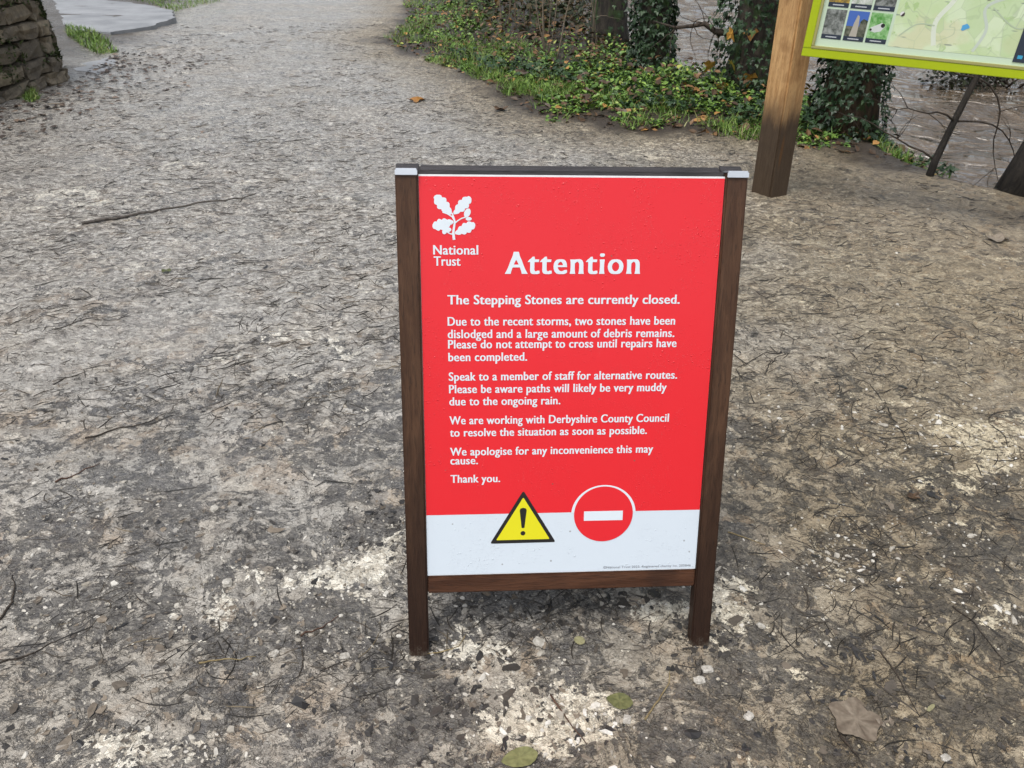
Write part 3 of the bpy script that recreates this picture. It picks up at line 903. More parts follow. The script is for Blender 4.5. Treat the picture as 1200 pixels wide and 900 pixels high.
# ------------------------------------------------------------------ wood of sign and post
def wood(name, a, b, dark, axis_scale=(9, 9, 1), rough=.45, wetbase=False, soak=False):
    t = NT(name); p = t.objc()
    q = t.mapv(p, axis_scale)
    n = t.noise(q, 6, 6, .65, .8); g = t.noise(q, 30, 4, .6, .3)
    c = t.mix(t.ramp(n, .3, .7), a, b)
    c = t.mix(t.ramp(g, .52, .68, 0, .55), c, dark)
    big = t.noise(p, 7, 3, .5)
    c = t.mix(t.ramp(big, .55, .72, 0, .5), c, dark)
    if wetbase:
        z = t.math('ADD', t.sep(p)[2], t.math('MULTIPLY', t.noise(t.mapv(p, (1, 1, .3)), 14, 4, .6), .22))
        w = t.ramp(z, .50, .76, 1, 0)
        c = t.mix(t.math('MULTIPLY', w, .93), c, t.mix(n, (.020, .015, .012), (.055, .043, .034)))
    kn = t.vor(t.mapv(q, (1, 1, 1), (0, 0, .3)), 1.25)
    c = t.mix(t.ramp(kn['Distance'], .07, .16, .8, 0), c, tuple(v * .5 for v in dark))
    if soak:
        z = t.math('ADD', t.sep(p)[2], t.math('MULTIPLY', t.noise(t.mapv(p, (1, 1, .15)), 30, 4, .6), .5))
        c = t.mix(t.ramp(z, -.25, .45, .85, 0), c, (.018, .0085, .0055))
        mz = t.math('ADD', t.sep(p)[2], t.math('MULTIPLY', t.noise(p, 60, 5, .7), -.16))
        c = t.mix(t.ramp(mz, -.62, -.565, .9, 0), c, (.13, .11, .085))
    return t.out(c, rough, t.bump(g, .002, .8), .3)
M_WOODV = wood('stained_wood_upright', (.054, .025, .013), (.102, .051, .027), (.022, .013, .008), soak=True)
M_WOODH = wood('stained_wood_rail', (.055, .021, .010), (.100, .042, .021), (.024, .012, .008), (1, 9, 9))
M_WOODDARK = wood('wet_dark_wood', (.040, .036, .036), (.060, .054, .054), (.022, .02, .02), (1, 9, 9), .3)
M_POST = wood('weathered_post_wood', (.45, .245, .098), (.66, .41, .185), (.24, .115, .042), (9, 9, 1), .5, True)
M_STEEL = plain('galvanised_steel', (.80, .82, .84), .30, .8, .1, 60)
M_SCREW = plain('screw_steel', (.25, .25, .26), .35, .9)

def beam(bm, c, h, M=None, bev=.003):
    """bevelled box centred at c with half sizes h"""
    r = bmesh.ops.create_cube(bm, size=2)
    vs = r['verts']
    for v in vs: v.co = Vector((v.co.x * h[0], v.co.y * h[1], v.co.z * h[2]))
    es = list({e for v in vs for e in v.link_edges})
    r2 = bmesh.ops.bevel(bm, geom=es, offset=bev, segments=2, affect='EDGES')
    done = set(v for f in r2['faces'] for v in f.verts) | set(v for v in vs if v.is_valid)
    # every vertex of this island
    stack = list(done); seen = set(done)
    while stack:
        v = stack.pop()
        for e in v.link_edges:
            w = e.other_vert(v)
            if w not in seen: seen.add(w); stack.append(w)
    for v in seen:
        q = v.co if M is None else M @ v.co
        v.co = q + Vector(c)

# ------------------------------------------------------------------ A-frame notice
BX, BY, YAW, TILT = .1287, 1.1852, math.radians(4.43), math.radians(16.08)
WP, WO, L0, LP = .2968, .3397, .1879, .8418
sign = empty('a_frame_sign', (BX, BY, hz(BX, BY) * 0), 'wooden A-frame notice board with a red closure notice standing on the path', 'sign', rot=(0, 0, YAW))
# front leaf: local frame u right, v up the slope, w out of the face
vup = Vector((0, math.sin(TILT), math.cos(TILT))); wout = Vector((0, -math.cos(TILT), math.sin(TILT)))
FRONT = Matrix((( 1, vup.x, wout.x), (0, vup.y, wout.y), (0, vup.z, wout.z)))
LT = 1.036
ytop = math.sin(TILT) * LT
vupb = Vector((0, -math.sin(TILT), math.cos(TILT))); woutb = Vector((0, math.cos(TILT), math.sin(TILT)))
REAR = Matrix(((1, vupb.x, woutb.x), (0, vupb.y, woutb.y), (0, vupb.z, woutb.z)))
ROFF = Vector((0, 2 * ytop + .052, 0))
UW = (WO - WP) / 2
def leaf_obj(name, M, off, c, h, mat, parent=sign, bev=.003, label=None):
    """a beam in the leaf's own u,v,w axes, kept as an object whose local axes are u, v as z, w"""
    bm = bmesh.new()
    # local axes of object: x = u, z = v, y = -w
    beam(bm, (0, 0, 0), (h[0], h[2], h[1]), None, bev)
    o = obj_bm(name, bm, mat, parent)
    rot = Matrix((M.col[0], -M.col[2], M.col[1])).transposed()
    o.matrix_local = Matrix.Translation(off + M @ Vector(c)) @ rot.to_4x4()
    if label: o['label'] = label
    return o
Z3 = Vector((0, 0, 0))
TH = .016   # half thickness of the timber
for s in (-1, 1):
    leaf_obj('front_post', FRONT, Z3, (s * (WP + UW), LT / 2 - .012, -TH), (UW, LT / 2 + .012, TH), M_WOODV)
leaf_obj('bottom_rail', FRONT, Z3, (0, L0 - .0215, -TH - .004), (WP - .0005, .0205, TH - .001), M_WOODH)
leaf_obj('top_rail', FRONT, Z3, (0, L0 + LP - .012, -TH - .010), (WP - .0005, .020, TH * .8), M_WOODDARK)
for s in (-1, 1):
    leaf_obj('rear_post', REAR, ROFF, (s * (WP + UW), LT / 2 - .012, -TH), (UW, LT / 2 + .007, TH), M_WOODV)
leaf_obj('rear_rail', REAR, ROFF, (0, L0 - .022, -TH), (WP - .0005, .021, TH - .001), M_WOODH)
leaf_obj('rear_rail', REAR, ROFF, (0, L0 + LP - .019, -TH), (WP - .0005, .024, TH - .001), M_WOODDARK)
leaf_obj('rear_panel', REAR, ROFF, (0, L0 + LP / 2 - .015, -.012), (WP - .001, LP / 2 - .016, .003), plain('white_backing_board', (.7, .7, .72), .4), bev=.001)
for s in (-1, 1):
    # steel strap folded over the top of each front post, and the dark rubber hinge block behind it
    bm = bmesh.new()
    beam(bm, (0, 0, .0015), (UW - .0005, .002, .0048), None, .0008)
    beam(bm, (0, .016, .0075), (UW - .002, .016, .0016), None, .0008)
    h = obj_bm('hinge', bm, M_STEEL, sign)
    rot = Matrix((FRONT.col[0], -FRONT.col[2], FRONT.col[1])).transposed()
    h.matrix_local = Matrix.Translation(FRONT @ Vector((s * (WP + UW), LT - .0045, .003))) @ rot.to_4x4()
    bm = bmesh.new()
    beam(bm, (0, 0, 0), (UW + .0008, TH + .0008, .0028), None, .0012)
    h = obj_bm('post_cap', bm, M_WOODDARK, sign)
    rot = Matrix((REAR.col[0], -REAR.col[2], REAR.col[1])).transposed()
    h.matrix_local = Matrix.Translation(ROFF + REAR @ Vector((s * (WP + UW), LT - .0032, -TH))) @ rot.to_4x4()
    # strut cord between the leaves
    bm = bmesh.new()
    pa = FRONT @ Vector((s * WP, .42, -.02)); pb = ROFF + REAR @ Vector((s * WP, .42, -.02))
    pts = [pa.lerp(pb, k / 8) - Vector((0, 0, .03 * math.sin(math.pi * k / 8))) for k in range(9)]
    tube(bm, pts, [.003] * 9, 6)
    obj_bm('restraint_cord', bm, plain('black_cord', (.02, .02, .02), .7), sign, True)

# ---- printed panel. Local axes: x = u, z = v (0 at the panel foot), -y = out of the face
def print_mat(name, col, dirt=.03):
    t = NT(name); p = t.objc()
    v = t.vor(p, 150)
    on = t.math('GREATER_THAN', t.sep(v['Color'])[1], .62)
    drop = t.math('MULTIPLY', on, t.ramp(v['Distance'], .08, .34, 1, 0))
    v2 = t.vor(p, 420)
    drop2 = t.math('MULTIPLY', t.math('GREATER_THAN', t.sep(v2['Color'])[1], .6), t.ramp(v2['Distance'], .1, .4, 1, 0))
    h = t.math('ADD', drop, t.math('MULTIPLY', drop2, .5))
    grime = t.noise(p, 38, 6, .7)
    c = t.mix(t.ramp(grime, .66, .80, 0, dirt * 4), col, tuple(x * .45 for x in col))
    sp = t.vor(p, 75)
    near_foot = t.ramp(t.sep(p)[2], -.43, .05, .55, .05)
    on = t.math('GREATER_THAN', t.math('ADD', t.sep(sp['Color'])[0], t.math('MULTIPLY', near_foot, .12)), 1.0)
    c = t.mix(t.math('MULTIPLY', on, t.ramp(sp['Distance'], .10, .22, .55, 0)), c, (.13, .105, .08))
    return t.out(c, .22, t.bump(t.math('MULTIPLY', h, t.ramp(t.noise(p, 9, 3, .6), .38, .62)), .0015, .8), .5)
M_RED = print_mat('red_print', (.80, .020, .030))
M_WHITE = print_mat('white_print', (.68, .755, .82), .12)
def flatmat(name, col, rough=.3):
    t = NT(name)
    n = t.noise(t.objc(), 60, 3, .5)
    return t.out(t.mix(n, tuple(c * .96 for c in col), col), rough)
M_LETTER = flatmat('white_vinyl', (.76, .83, .88))
M_YELLOW = flatmat('yellow_print', (.80, .74, .015))
M_BLACK = flatmat('black_print', (.016, .015, .016))
M_REDFLAT = flatmat('red_symbol', (.80, .020, .030))
M_GREYINK = flatmat('grey_ink', (.28, .30, .33))

panel = leaf_obj('sign_panel', FRONT, Z3, (0, L0 + LP / 2, -.010), (WP - .0008, LP / 2, .003), plain('white_panel_edge', (.80, .80, .80), .4), bev=.0006)
def to_panel(u, v, d):  # panel-local coordinates (its origin is its centre); d = distance in front of the face
    return (u, -(.003 + d), v - LP / 2)
def flat(name, polys, d, mats, parent=panel, label=None):
    """polys: list of (outline [(u,v)], material index, extra lift)"""
    bm = bmesh.new()
    for pl, mi, lift in polys:
        f = bm.faces.new([bm.verts.new(to_panel(u, v, d + lift)) for u, v in pl])
        f.material_index = mi
        f.normal_update()
        if f.normal.y > 0: f.normal_flip()
    bmesh.ops.triangulate(bm, faces=bm.faces)
    o = obj_bm(name, bm, mats, parent)
    if label: o['label'] = label
    return o
W1 = WP - .0012
YB = .1428
flat('red_print', [([(-W1, YB), (W1, YB), (W1, LP - .0035), (-W1, LP - .0035)], 0, 0)], .0004, [M_RED])
flat('white_print', [([(-W1, .002), (W1, .002), (W1, YB - .0002), (-W1, YB - .0002)], 0, 0)], .0004, [M_WHITE])

# ---- lettering
def glyph_tris(text, bold, space=1.0):
    cu = bpy.data.curves.new('text_outline', 'FONT'); cu.body = text; cu.size = 1.0
    cu.resolution_u = 4
    cu.offset = bold; cu.space_character = space
    ob = bpy.data.objects.new('text_outline', cu); COL.objects.link(ob)
    bpy.context.view_layer.update()
    dg = bpy.context.evaluated_depsgraph_get()
    me = bpy.data.meshes.new_from_object(ob.evaluated_get(dg))
    v = np.array([p.co[:2] for p in me.vertices])
    f = [tuple(p.vertices) for p in me.polygons]
    bpy.data.objects.remove(ob); bpy.data.curves.remove(cu); bpy.data.meshes.remove(me)
    return v, f
CAPH = None
def cap_height():
    global CAPH
    if CAPH is None:
        v, f = glyph_tris('H', 0); CAPH = v[:, 1].max()
    return CAPH
def lettering(name, lines, cap, stem=.055, bold=.004, mat=M_LETTER, label=None, space=1.06, flare=0.0):
    """lines: (text, u0, u1, v). Upright strokes are thickened sideways, so stems are heavier than cross strokes;
    with flare the strokes also widen towards their ends, like an incised letter"""
    bm = bmesh.new()
    for text, u0, u1, v0 in lines:
        v, f = glyph_tris(text, bold, space)
        if flare:
            g = bmesh.new()
            gv = [g.verts.new((q[0], q[1], 0)) for q in v]
            for p in f:
                try: g.faces.new([gv[i] for i in p])
                except ValueError: pass
            long_e = [e for e in g.edges if abs(e.verts[0].co.y - e.verts[1].co.y) > .16]
            bmesh.ops.subdivide_edges(g, edges=long_e, cuts=4)
            bmesh.ops.triangulate(g, faces=g.faces)
            g.verts.index_update()
            v = np.array([q.co[:2] for q in g.verts]); f = [tuple(q.index for q in fc.verts) for fc in g.faces]
            g.free()
        ch = cap_height(); xh = ch * .69
        sy = cap / ch
        x0, x1 = v[:, 0].min(), v[:, 0].max()
        sx = (u1 - u0) / (x1 - x0 + stem)
        y = v[:, 1]
        tt = np.where(y <= xh, y / xh, np.clip(.5 + .5 * (y - xh) / (ch - xh), .5, 1))
        wid = 1 + flare * np.abs(2 * np.clip(tt, 0, 1) - 1) ** 3
        for k, sh in enumerate(np.linspace(-.5, .5, 4) * stem):
            vs = [bm.verts.new(to_panel(u0 + (q[0] - x0 + stem / 2 + sh * w) * sx, v0 + q[1] * sy, .0009 + k * .00005)) for q, w in zip(v, wid)]
            for p in f:
                fc = bm.faces.new([vs[i] for i in p]); fc.normal_update()
                if fc.normal.y > 0: fc.normal_flip()
    return obj_bm(name, bm, mat, panel) if not label else tag(obj_bm(name, bm, mat, panel), label)
lettering('lettering', [('National', -.2706, -.1833, .6916), ('Trust', -.2698, -.2180, .6700)], .0178, .045, .002, flare=.4)
lettering('heading', [('Attention', -.1300, .1366, .6540)], .0428, .052, .0, space=1.15, flare=.9)
lettering('lettering', [('The Stepping Stones are currently closed.', -.2442, .2218, .5940)], .0182, .05, .002, flare=.5)
lettering('lettering', [('Due to the recent storms, two stones have been', -.2446, .2152, .5513), ('dislodged and a large amount of debris remains.', -.2448, .2153, .5258),
                        ('Please do not attempt to cross until repairs have', -.2444, .2210, .5048), ('been completed.', -.2442, -.0850, .4786)], .0172, .046, .002, flare=.4)
lettering('lettering', [('Speak to a member of staff for alternative routes.', -.2439, .2266, .4379), ('Please be aware paths will likely be very muddy', -.2437, .2060, .4116),
                        ('due to the ongoing rain.', -.2435, -.0150, .3856)], .0172, .046, .002, flare=.4)
lettering('lettering', [('We are working with Derbyshire County Council', -.2437, .2148, .3449), ('to resolve the situation as soon as possible.', -.2432, .1697, .3184)], .0172, .046, .002, flare=.4)
lettering('lettering', [('We apologise for any inconvenience this may', -.2432, .1850, .2766), ('cause.', -.2430, -.1855, .2570)], .0172, .046, .002, flare=.4)
lettering('lettering', [('Thank you.', -.2430, -.1388, .2160)], .0172, .046, .002, flare=.4)
lettering('small_print', [('\u00a9National Trust 2023. Registered charity no. 205846', .0890, .2848, .0075)], .0052, .02, 0.0, M_GREYINK)

# ---- oak leaf emblem, drawn in the photograph's crop grid (663 x 900 over 70 x 95 px)
def emblem():
    ux = lambda x: -.2826 + (x - 0) * (.1145 / 663)
    # rows: y=45 -> .8032ish, y=540 -> .7225
    vy = lambda y: .8040 - (y - 45) * (.0845 / 495)
    polys = []
    def oak(bx, by, tx, ty, wid, lobes=4):
        """leaf with rounded lobes from base to tip"""
        dx, dy = tx - bx, ty - by; L = math.hypot(dx, dy); ax, ay = dx / L, dy / L; nx, ny = -ay, ax
        left, right = [], []
        N = 40
        for i in range(N + 1):
            f = i / N
            env = wid * (math.sin(math.pi * min(1, f * .93 + .035) ** .95) ** .7) * (.55 + .5 * f)
            w1 = env * (.80 + .33 * abs(math.sin(math.pi * lobes * f)))
            w2 = env * (.80 + .33 * abs(math.sin(math.pi * (lobes * f + .35))))
            if i == N: w1 = w2 = 0
            cx, cy = bx + dx * f, by + dy * f
            left.append((cx + nx * w1, cy + ny * w1)); right.append((cx - nx * w2, cy - ny * w2))
        pl = left + right[::-1][1:]
        polys.append([(ux(x), vy(y)) for x, y in pl])
    def stroke(pts, w0, w1):
        l, r = [], []
        for i, (x, y) in enumerate(pts):
            a = pts[max(i - 1, 0)]; b = pts[min(i + 1, len(pts) - 1)]
            dx, dy = b[0] - a[0], b[1] - a[1]; L = math.hypot(dx, dy)
            w = (w0 + (w1 - w0) * i / (len(pts) - 1)) / 2
            l.append((x - dy / L * w, y + dx / L * w)); r.append((x + dy / L * w, y - dx / L * w))
        polys.append([(ux(x), vy(y)) for x, y in l + r[::-1]])
    def oval(cx, cy, rx, ry, ang=0):
        a = math.radians(ang)
        polys.append([(ux(cx + rx * math.cos(t) * math.cos(a) - ry * math.sin(t) * math.sin(a)), vy(cy + rx * math.cos(t) * math.sin(a) + ry * math.sin(t) * math.cos(a))) for t in np.linspace(0, 2 * math.pi, 24)[:-1]])
    oak(278, 252, 98, 52, 78)
    oak(306, 252, 492, 66, 70)
    oak(300, 335, 66, 395, 74)
    oak(318, 470, 540, 358, 70)
    stroke([(287, 240), (303, 290), (316, 340), (306, 400), (296, 460), (305, 538)], 14, 30)
    stroke([(180, 232), (235, 250), (287, 282), (310, 320)], 12, 18)
    stroke([(314, 355), (350, 325), (390, 300), (440, 285)], 14, 12)
    stroke([(298, 345), (240, 345), (200, 365)], 16, 10)
    stroke([(296, 478), (262, 470), (225, 450)], 14, 12)
    oval(455, 240, 34, 52, 25); oval(470, 305, 34, 20, 0)
    oval(232, 428, 44, 28, -8); oval(200, 445, 26, 32, 20)
    flat('emblem', [(pl, 0, .00004 * i) for i, pl in enumerate(polys)], .0009, [M_LETTER], label='white oak leaf and acorn emblem')
emblem()

# ---- warning triangle and no-entry disc
def rounded_tri(a, b, c, r, n=5):
    out = []
    P = [Vector(a), Vector(b), Vector(c)]
    for i in range(3):
        p, q, s = P[i], P[i - 1], P[(i + 1) % 3]
        d0, d1 = (q - p).normalized(), (s - p).normalized()
        for k in range(n + 1):
            f = k / n
            out.append(tuple(p + d0 * r * (1 - f) ** 2 + d1 * r * f ** 2))
    return out
tri_o = rounded_tri((-.0893, .1955), (-.1603, .0735), (-.0177, .0740), .006)
tri_i = rounded_tri((-.0893, .1800), (-.1470, .0815), (-.0310, .0818), .003)
exc = [(-.0968, .1505), (-.0950, .1545), (-.0893, .1560), (-.0836, .1545), (-.0818, .1505), (-.0862, .1098), (-.0893, .1088), (-.0924, .1098)]
dot = [(-.0893 + .0052 * math.cos(t), .0968 + .0052 * math.sin(t)) for t in np.linspace(0, 6.283, 20)[:-1]]
flat('warning_triangle', [(tri_o, 0, 0), (tri_i, 1, .0003), (exc, 0, .0006), (dot, 0, .0006)], .0009, [M_BLACK, M_YELLOW], label='yellow warning triangle with a black exclamation mark')
cx, cy = .0845, .1374
ring = [(cx + .0700 * math.cos(t), max(cy + .0672 * math.sin(t), YB - .001)) for t in np.linspace(-.10, math.pi + .10, 50)]
disc = [(cx + .0640 * math.cos(t), cy + .0640 * math.sin(t)) for t in np.linspace(0, 2 * math.pi, 72)[:-1]]
bar = [(.0421, .1228), (.1265, .1228), (.1265, .1448), (.0421, .1448)]
flat('no_entry_symbol', [(ring, 0, 0), (disc, 1, .0003), (bar, 0, .0006)], .0009, [M_LETTER, M_REDFLAT], label='red no entry disc with a white bar')

# ------------------------------------------------------------------ map board on its post
def build_board():
    # post
    px, py = 1.540, 4.690
    vw = Vector((px, py, 0)).normalized(); ang = math.atan2(vw.y, vw.x)
    root = empty('map_board', (px, py, 0), 'lime framed map board on a square timber post beside the river', 'information board')
    side = .156 / 2; H = 2.3; lean = -.042
    bm = bmesh.new()
    beam(bm, (0, 0, 0), (side, side, H / 2 + .1), None, .010)
    bmesh.ops.subdivide_edges(bm, edges=[e for e in bm.edges if abs(e.verts[0].co.z - e.verts[1].co.z) > 1], cuts=12)
    po = obj_bm('post', bm, M_POST, root)
    rot = Matrix.Rotation(ang + math.radians(45 + 5), 3, 'Z')
    for v in po.data.vertices:
        z = v.co.z + H / 2 - .1
        c = rot @ Vector((v.co.x, v.co.y, 0))
        v.co = Vector((c.x + lean * z, c.y, z))
    # board frame, local axes x along the board (right), y depth (away), z up
    A = Vector((1.508, 4.515, .815))
    dx = Vector((.9036, -.4283, 0)).normalized()
    Lb, Hb = 1.5, 1.05
    M = Matrix((dx, (-dx.y * 1.0, dx.x, 0), (0, 0, 1))).transposed()
    roll = Matrix.Rotation(math.radians(-1.0), 3, 'Y')
    BM = Matrix.Translation(A - Vector((px, py, 0))) @ (M @ roll.inverted()).to_4x4()
    lime = plain('lime_green_paint', (.42, .52, .005), .35, 0, .06)
    def part(name, c, h, mat, bev=.003, parent=root, label=None):
        bm = bmesh.new(); beam(bm, c, h, None, bev)
        o = obj_bm(name, bm, mat, parent)
        o.matrix_local = BM if parent is root else Matrix.Identity(4)
        if label: o['label'] = label
        return o
    fw = .042
    part('back_panel', (Lb / 2, .020, Hb / 2), (Lb / 2 - .002, .008, Hb / 2 - .002), plain('grey_aluminium', (.42, .43, .44), .35, .6))
    bm = bmesh.new()
    beam(bm, (Lb / 2, 0, fw / 2), (Lb / 2, .013, fw / 2), None, .003)
    beam(bm, (Lb / 2, 0, Hb - fw / 2), (Lb / 2, .013, fw / 2), None, .003)
    beam(bm, (fw / 2, 0, Hb / 2), (fw / 2, .0125, Hb / 2 - fw), None, .003)
    beam(bm, (Lb - fw / 2, 0, Hb / 2), (fw / 2, .0125, Hb / 2 - fw), None, .003)
    fo = obj_bm('lime_frame', bm, lime, root); fo.matrix_local = BM
    bw = .014
    bm = bmesh.new()
    for (c, h) in (((Lb / 2, -.004, fw + bw / 2), (Lb / 2 - fw, .011, bw / 2)), ((Lb / 2, -.004, Hb - fw - bw / 2), (Lb / 2 - fw, .011, bw / 2)),
                   ((fw + bw / 2, -.004, Hb / 2), (bw / 2, .011, Hb / 2 - fw - bw)), ((Lb - fw - bw / 2, -.004, Hb / 2), (bw / 2, .011, Hb / 2 - fw - bw))):
        beam(bm, c, h, None, .002)
    o = obj_bm('inner_bead', bm, plain('olive_bead', (.38, .36, .13), .4, 0, .08), root); o.matrix_local = BM
    # printed sheet
    pale = flatmat('pale_green_print', (.62, .76, .58), .25)
    sheet = part('printed_sheet', (Lb / 2, .006, Hb / 2), (Lb / 2 - fw - .002, .003, Hb / 2 - fw - .002), pale, .001)
    Y0 = .003
    def flat2(name, polys, d, mats, label=None):
        bm = bmesh.new()
        for pl, mi, lift in polys:
            f = bm.faces.new([bm.verts.new((u, Y0 - d - lift, v)) for u, v in pl]); f.material_index = mi; f.normal_update()
            if f.normal.y > 0: f.normal_flip()
        bmesh.ops.triangulate(bm, faces=bm.faces)
        o = obj_bm(name, bm, mats, sheet)
        if label: o['label'] = label
        return o
    rect = lambda u0, v0, u1, v1: [(u0, v0), (u1, v0), (u1, v1), (u0, v1)]
    t = NT('map_print'); p = t.objc()
    n = t.noise(p, 5, 5, .6, .5); n2 = t.noise(p, 13, 4, .55, .6); n3 = t.noise(p, 3.2, 3, .5)
    c = t.mix(t.ramp(n, .42, .60), (.60, .74, .42), (.70, .82, .56))
    c = t.mix(t.ramp(n2, .57, .63, 0, .8), c, (.42, .60, .25))
    c = t.mix(t.ramp(n3, .56, .64, 0, .75), c, (.70, .70, .46))
    ln = t.ramp(t.math('ABSOLUTE', t.math('SUBTRACT', t.noise(p, 4.2, 3, .5, .3), .5)), 0, .010, .55, 0)
    c = t.mix(ln, c, (.42, .52, .34))
    fl = t.vor(p, 9); c = t.mix(t.ramp(t.sep(fl['Color'])[0], .70, .72, 0, .55), c, (.50, .66, .34))
    ed = t.vor(p, 9, 'DISTANCE_TO_EDGE'); c = t.mix(t.ramp(ed['Distance'], .0, .03, .35, 0), c, (.46, .56, .38))
    tx = t.vor(t.mapv(p, (.30, 1, 1.6)), 34); c = t.mix(t.math('MULTIPLY', t.math('GREATER_THAN', t.sep(tx['Color'])[1], .86), t.ramp(tx['Distance'], .16, .26, .75, 0)), c, (.20, .25, .22))
    t.out(c, .22)
    m0 = .5
    MX = .412
    flat2('map', [(rect(MX, fw + .045, Lb - fw - .06, Hb - fw - .05), 0, 0)], .0008, [t.m], 'pale green and cream printed map')
    # map roads, river, town, viewpoint marks
    MARK = [flatmat('mark_white', (.80, .80, .78)), flatmat('mark_dark', (.06, .04, .04))]
    polys = []
    def ribbon(pts, w, mi, lift):
        pts = [Vector(q) for q in pts]
        # smooth
        sm = []
        for i in range(len(pts) - 1):
            p0, p1, p2, p3 = pts[max(i - 1, 0)], pts[i], pts[i + 1], pts[min(i + 2, len(pts) - 1)]
            for k in range(6):
                f = k / 6
                sm.append(.5 * ((2 * p1) + (p2 - p0) * f + (2 * p0 - 5 * p1 + 4 * p2 - p3) * f * f + (3 * p1 - p0 - 3 * p2 + p3) * f ** 3))
        sm.append(pts[-1])
        for i in range(len(sm) - 1):
            d = (sm[i + 1] - sm[i]).normalized() * w / 2; nn = Vector((-d.y, d.x))
            polys.append(([tuple(sm[i] + nn), tuple(sm[i + 1] + nn), tuple(sm[i + 1] - nn), tuple(sm[i] - nn)], mi, lift + .00002 * (i % 2)))
    ribbon([(.62, .11), (.60, .22), (.66, .34), (.64, .48), (.70, .62), (.66, .80), (.72, .95)], .022, 0, 0)
    ribbon([(.80, .10), (.83, .20), (.80, .30), (.92, .36), (1.10, .40), (1.3, .50)], .014, 1, .0002)
    ribbon([(.45, .14), (.52, .20), (.60, .20)], .006, 2, .0004)
    ribbon([(.83, .30), (.95, .22), (1.05, .24), (1.14, .20), (1.3, .26)], .006, 2, .0005)
    ribbon([(.95, .22), (.98, .32), (1.06, .40)], .004, 2, .0006)
    polys.append(([(.735 + .017 * math.cos(a) * (1 + .25 * math.cos(3 * a)), .205 + .014 * math.sin(a) * (1 + .3 * math.sin(2 * a))) for a in np.linspace(0, 6.283, 20)[:-1]], 3, .0008))
    for (u, v) in ((.46, .325), (.545, .37), (.44, .24), (.62, .42), (.80, .34), (.71, .52), (.9, .5)):
        flat2('viewpoint_mark', [([(u + .011 * math.cos(a), v + .011 * math.sin(a)) for a in np.linspace(0, 6.283, 16)[:-1]], 0, .001),
                                 ([(u + .011 * math.cos(a), v + .011 * math.sin(a)) for a in np.linspace(-2.2, .9, 9)], 1, .0012)], .0012, MARK)
    flat2('map_marks', polys, .0010, [flatmat('map_cream', (.76, .82, .68)), flatmat('map_grey', (.60, .68, .58)), flatmat('map_lane', (.50, .60, .42)), flatmat('map_blue', (.10, .40, .72))])
    navy = flatmat('navy_caption', (.030, .042, .065)); ink = flatmat('caption_ink', (.55, .58, .62))
    # photo thumbnails with caption strips, three columns and six rows
    def photo_mat(k):
        t = NT('printed_photo'); p = t.objc()
        n = t.noise(p, 22, 6, .65, .5); n2 = t.noise(p, 60, 4, .6)
        kinds = [((.05, .06, .05), (.36, .38, .36)), ((.025, .04, .02), (.20, .20, .15)), ((.08, .30, .05), (.42, .68, .34)), ((.06, .10, .04), (.35, .35, .16)), ((.12, .10, .05), (.72, .46, .06)), ((.20, .28, .16), (.72, .74, .70))]
        a, b = kinds[k % 6]
        return t.out(t.mix(t.ramp(t.math('ADD', t.math('MULTIPLY', n, .7), t.math('MULTIPLY', n2, .3)), .35, .65), a, b), .22)
    pm = [photo_mat(k) for k in range(6)]
    skyb = flatmat('photo_sky', (.07, .16, .50)); rockc = flatmat('photo_rock', (.46, .43, .36)); sheep = flatmat('photo_sheep', (.66, .70, .66)); dark = flatmat('photo_dark', (.02, .02, .02))
    for row in range(6):
        for c in range(3):
            u0 = .078 + c * .110; v0 = .094 + row * .152
            cell = [(rect(u0, v0 + .022, u0 + .100, v0 + .142), 0, 0), (rect(u0, v0, u0 + .100, v0 + .022), 1, .0002), (rect(u0 + .022, v0 + .008, u0 + .077, v0 + .013), 2, .0005)]
            mats = [pm[(row * 3 + c * 1 + row) % 6] if row else pm[(0, 1, 2)[c]], navy, ink, skyb, rockc, sheep, dark]
            if row == 0 and c == 1:
                cell.append((rect(u0, v0 + .070, u0 + .100, v0 + .142), 3, .0002))
                cell.append(([(u0 + .026, v0 + .022), (u0 + .062, v0 + .022), (u0 + .060, v0 + .085), (u0 + .056, v0 + .118), (u0 + .046, v0 + .124), (u0 + .036, v0 + .085)], 4, .0005))
                cell.append(([(u0 + .060, v0 + .05), (u0 + .100, v0 + .05), (u0 + .100, v0 + .10), (u0 + .078, v0 + .108), (u0 + .066, v0 + .095)], 0, .0004))
            if row == 0 and c == 2:
                cell.append(([(u0 + .012, v0 + .055), (u0 + .035, v0 + .05), (u0 + .062, v0 + .058), (u0 + .076, v0 + .08), (u0 + .060, v0 + .098), (u0 + .03, v0 + .082), (u0 + .010, v0 + .072)], 5, .0003))
                cell.append(([(u0 + .066 + .010 * math.cos(a), v0 + .085 + .010 * math.sin(a)) for a in np.linspace(0, 6.283, 12)[:-1]], 6, .0005))
                cell.append(([(u0 + .012 + .006 * math.cos(a), v0 + .062 + .006 * math.sin(a)) for a in np.linspace(0, 6.283, 12)[:-1]], 6, .0005))
            flat2('photo_print', cell, .0012, mats)
    flat2('key_panel', [(rect(.985, fw + .03, 1.40, .30), 0, 0), (rect(1.000, fw + .046, 1.022, fw + .062), 1, .0004)], .0032, [navy, flatmat('key_blue', (.05, .38, .62))], 'dark navy key panel')
build_board()

